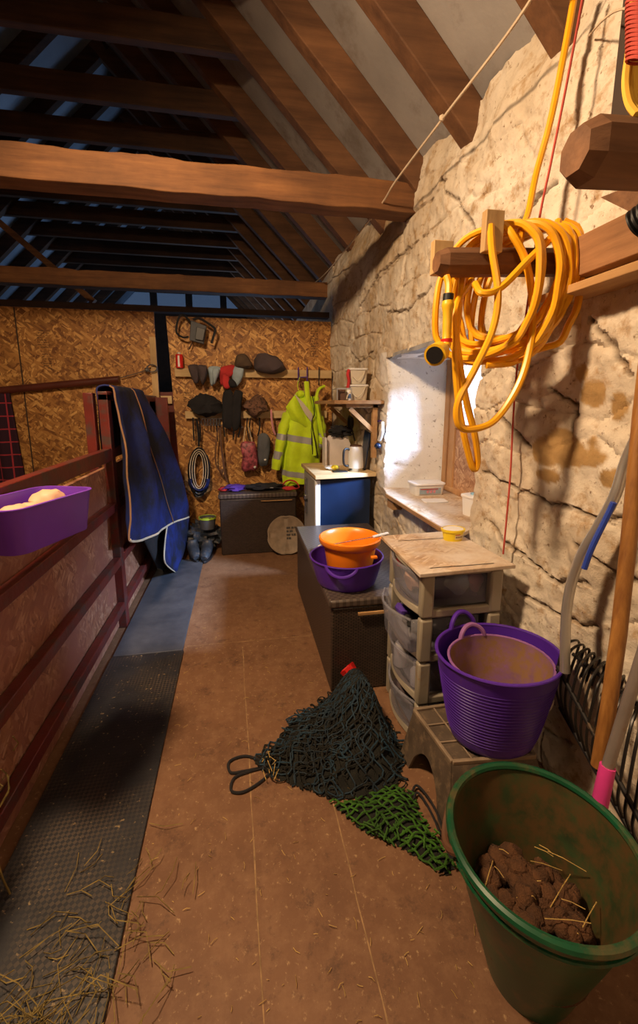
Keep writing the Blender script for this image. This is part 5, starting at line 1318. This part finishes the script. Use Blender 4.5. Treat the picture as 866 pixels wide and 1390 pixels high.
# two long hanging bights and the big front loop
q.tube(toarm([at(666,306,Y=aY-.07), at(668,340,Y=aY-.09), at(676,400,Y=aY-.11), at(668,450,Y=aY-.12), at(645,500,Y=aY-.13), at(622,545,Y=aY-.13), at(622,575,Y=aY-.13), at(638,583,Y=aY-.13), at(672,570,Y=aY-.13), at(705,520,Y=aY-.13), at(721,460,Y=aY-.12), at(722,400,Y=aY-.10), at(712,350,Y=aY-.09), at(693,315,Y=aY-.07), at(680,302,Y=aY-.0), at(690,310,Y=aY+.07), at(700,330,Y=aY+.08)]), .0125, 8)
q.tube(toarm([at(628,375,Y=aY+.06), at(622,430,Y=aY), at(618,480,Y=aY-.02), at(624,560,Y=aY-.02), at(640,632,Y=aY-.02), at(648,628,Y=aY-.02), at(644,590,Y=aY-.03), at(632,540,Y=aY-.03), at(622,480,Y=aY-.02), at(618,420,Y=aY), at(640,380,Y=aY+.07)]), .0125, 8)
q.tube(toarm([at(765,300,Y=aY-.06), at(785,312,Y=aY-.08), at(789,345,Y=aY-.09), at(775,385,Y=aY-.10), at(745,420,Y=aY-.09), at(725,460,Y=aY-.07), at(700,490,Y=aY-.05), at(660,496,Y=aY-.03)]), .0125, 8)
q.tube(toarm([at(758,300,Y=aY-.07), at(750,320,Y=aY-.09), at(715,355,Y=aY-.11), at(680,390,Y=aY-.11), at(655,398,Y=aY-.10), at(645,385,Y=aY-.05)]), .0125, 8)
q.tube(toarm([at(705,335,Y=aY-.06), at(708,312,Y=aY-.05), at(717,288,Y=aY), at(728,235,X=1.08), at(748,160,X=1.10), at(768,60,X=1.12), at(782,-20,X=1.14)]), .0115, 8)
q.tube(toarm([at(606,375,Y=aY-.02), at(609,386,Y=aY-.03), at(609,400,Y=aY-.04)]), .0125, 8)
q.build('hose_coil', 'hose_y', t)
q = MB(); q.tube([at(609,399,Y=aY-.04), at(608,409,Y=aY-.04)], .018, 12); q.build('hose_connector', 'black', t)
q = MB(); q.tube(spline([at(608,408,Y=aY-.04), at(608,418,Y=aY-.04), at(607,440,Y=aY-.04), at(606,462,Y=aY-.045), at(605,470,Y=aY-.05)], 5), [.018,.019,.020,.021,.021,.020,.018,.017,.016,.016,.016,.016,.015,.015,.015,.016,.017,.017,.017,.017,.017], 12); q.build('spray_grip', 'yellow', t)
q = MB(); q.tube([at(606,460,Y=aY-.045), at(606,465,Y=aY-.045)], .0195, 12); q.build('red_ring', 'red', t)
sc0 = at(603,473,Y=aY-.05); sc1 = at(590,482,Y=aY-.13)
q = MB(); q.tube([sc0, sc0.lerp(sc1,.45), sc0.lerp(sc1,.5), sc1], [.018,.020,.034,.036], 20); q.build('spray_head', 'yellow', t)
dd = (sc1-sc0).normalized(); q = MB(); q.tube([sc1, sc1+dd*.004], .028, 20); q.build('spray_face', 'black', t)
# red string hanging down the wall
q = MB(); q.tube(spline([at(793,-15,X=1.12), at(770,110,X=1.10), at(748,220,X=1.09), at(733,292,X=1.08), at(722,370,X=1.09), at(712,440,X=1.12), at(703,490,X=1.14), at(697,560,X=1.155), at(693,640,X=1.155), at(688,700,X=1.16), at(683,752,X=1.16)], 8), .0045, 6); tag(q.build('red_string', 'redstring'), 'long red string hanging down the stone wall past the hose', 'string')

# ================================================================== forks leaning at the right
t = empty('shavings_fork', (1.12, 1.1, .3), 'shavings fork with curved black tines and a bent silver handle', 'fork')
q = MB(); q.tube(spline([at(767,912,X=1.07), at(767,880,X=1.07), at(769,830,X=1.08), at(776,790,X=1.09), at(790,752,X=1.10), at(812,715,X=1.12), at(835,672,X=1.14), at(850,625,X=1.16), at(880,560,X=1.18)], 6), .0165, 12); q.build('bent_handle', 'alu', t)
q = MB(); q.tube(spline([at(793,772,X=1.075), at(804,742,X=1.085), at(826,697,X=1.11), at(833,682,X=1.115)], 5), .009, 8); q.build('blue_stripe', 'blue_tape', t)
hA, hB = at(757, 905, X=1.10), at(872, 1120, X=1.04)       # front lower edge of the basket
kA, kB = at(786, 872, X=1.20), at(905, 960, X=1.20)       # upper edge by the wall
nT = 15
for k in range(nT):
    u = k/(nT-1); lo = hA.lerp(hB, u); hi = kA.lerp(kB, u); lo2 = lo+Vector((.03,-.0,-.17*(1-u*.3)))
    mid = (lo+hi)/2 + Vector((-.035, -.02, .055)); 
    q = MB(); q.tube(spline([hi+Vector((.0,.02,-.12)), hi, mid, lo, lo2.lerp(lo,.5)+Vector((-.012,0,0)), lo2], 7), .0045, 6); q.build('tine', 'black_steel', t)
q = MB(); q.tube(spline([hA.lerp(hB,u) for u in (0,.33,.66,1)], 5), .008, 8); q.build('cross_bar', 'black_steel', t)
q = MB(); q.tube([kA+Vector((0,.02,-.06)), kB+Vector((0,.02,-.06))], .007, 8); q.build('cross_bar', 'black_steel', t)
q = MB(); l2 = lambda u: hA.lerp(hB,u)+Vector((.03,0,-.17*(1-u*.3))); q.tube([l2(0), l2(.5), l2(1)], .008, 8); q.build('cross_bar', 'black_steel', t)
t = empty('wooden_handled_tool', at(812,1035,X=1.03), 'tool with a thick golden-brown wooden handle leaning across the fork', 'tool')
q = MB(); q.tube([at(812,1040,X=1.02), at(826,960,X=1.04), at(840,860,X=1.07), at(853,740,X=1.11), at(870,560,X=1.15), at(880,470,X=1.16)], [.020,.021,.021,.021,.021,.020], 16); q.build('shaft', 'handle_wood', t)
t = empty('pink_gripped_tool', at(813,1090,X=.93), 'dull grey pole ending in a bright pink rubber grip above the green tub', 'tool')
pA, pB, pC = at(813,1096,X=.945), at(825,1040,X=.965), at(900,800,X=1.07)
q = MB(); q.tube([pB, pB.lerp(pC,.5), pC, pC+(pC-pB)*.6], .0150, 14); q.build('pole', 'dull_alu', t)
q = MB(); q.tube([pA, pA.lerp(pB,.08), pB], [.018,.0205,.0195], 16); q.build('grip', 'pink', t)
q = MB(); q.tube(spline([at(736,985,X=1.09), at(741,968,X=1.10), at(748,962,X=1.12), at(752,950,X=1.14)], 5), .0025, 5); tag(q.build('baler_twine', 'rope'), 'wisp of pale twine hanging beside the tall purple tub', 'twine')

# ================================================================== loose straw and hay
def straws(n, fn, r_, z0_, z1_, lmin, lmax, rad, bend=.3):
    q = MB()
    for _ in range(n):
        x, y = fn(r_); L = r_.uniform(lmin, lmax); a = r_.uniform(0, PI*2); z = r_.uniform(z0_, z1_); d = Vector((math.cos(a), math.sin(a), r_.uniform(-.08,.08)))*L*.5; b_ = Vector((-d.y, d.x, 0))*r_.uniform(-bend, bend)
        p = Vector((x, y, z)); q.tube([p-d, p+b_+Vector((0,0,.15*L*r_.random())), p+d], rad, 3, cap=False)
    return q
r6 = random.Random(9)
q = straws(420, lambda r: (r.uniform(-.75,.75), .45+2.3*r.random()**1.6), r6, .0035, .006, .006, .03, .0008); tag(q.build('scattered_straw', 'straw', smooth=False), 'scattered bits of straw over the floor and mats', 'straw', None, 'stuff')
q = straws(600, lambda r: (-.60+r.gauss(0,.12), .72+r.gauss(0,.10)), r6, .012, .07, .05, .22, .0013, .5)
q2 = straws(90, lambda r: (-.45+r.gauss(0,.12), 1.0+r.gauss(0,.13)), r6, .008, .03, .04, .13, .0013, .5); q.v, q.f = q.v, q.f
q.add(q2.v, q2.f); tag(q.build('loose_hay', 'hay', smooth=False), 'loose heap of hay on the mat at the lower left corner', 'hay', None, 'stuff')
q = MB()
for k in range(60):
    p = Vector((fx+.03+r6.gauss(0,.015), 1.18+r6.gauss(0,.05), .40+r6.gauss(0,.05))); d = Vector((r6.uniform(-.3,.6), r6.uniform(-1,1), r6.uniform(-1,1)))*.04; q.tube([p-d, p+Vector((.015,0,0)), p+d], .0018, 4)
q.tube(spline([(fx+.03,1.2,.42), (fx+.04,1.19,.34), (fx+.03,1.21,.26), (fx+.05,1.19,.12), (fx+.06,1.2,.02)], 5), .003, 5)
tag(q.build('hay_tuft', 'hay'), 'tuft of hay caught on the lower red rail by the left picture edge', 'hay', None, 'stuff')
# ================================================================== LIGHT
def area(name, loc, target, size, power, col, sy=None):
    l = bpy.data.lights.new(name, 'AREA'); l.energy = power; l.color = col; l.size = size
    if sy: l.shape = 'RECTANGLE'; l.size_y = sy
    o = bpy.data.objects.new(name, l); C.objects.link(o); o.location = loc
    o.rotation_euler = (Vector(target)-Vector(loc)).to_track_quat('-Z', 'Y').to_euler(); return o
area('barn_lamp', (-.88, 1.12, 3.2), (.1, 1.75, 1.4), .25, 112, (1.0, .68, .40))
area('near_warm_light', (-.1, -.9, 2.6), (.6, 2.0, .5), .4, 8, (1.0, .68, .42))  # weak warm area light, out of view behind the camera
area('window_daylight', (2.55, 2.02, 2.28), (-.55, 3.05, .35), .45, 430, (.50, .68, 1.0))
area('far_blue_fill', (.3, 9.5, 1.8), (-2.8, 8.0, 4.5), 2.0, 45, (.45, .65, 1.0))  # unseen blue light added deep in the barn to brighten the left slope
wd_ = bpy.data.worlds.new('sky'); bpy.context.scene.world = wd_; wd_.use_nodes = True
nt = wd_.node_tree; bg = nt.nodes['Background']; bg.inputs[0].default_value = (.72, .84, 1.0, 1); bg.inputs[1].default_value = 2.2
# ================================================================== CAMERA
cd = bpy.data.cameras.new('camera'); cam = bpy.data.objects.new('camera', cd); C.objects.link(cam)
cd.sensor_fit = 'HORIZONTAL'; cd.sensor_width = 24; cd.lens = F/866*24; cd.shift_y = -45/866; cd.clip_start = .02
Rm = Matrix((rt, up, -fw)).transposed(); cam.matrix_world = Matrix.Translation((0,0,H)) @ Rm.to_4x4()
sc = bpy.context.scene; sc.camera = cam
sc.view_settings.view_transform = 'Standard'; sc.view_settings.look = 'None'; sc.view_settings.gamma = 1; sc.view_settings.exposure = 0
sc.view_settings.use_curve_mapping = False
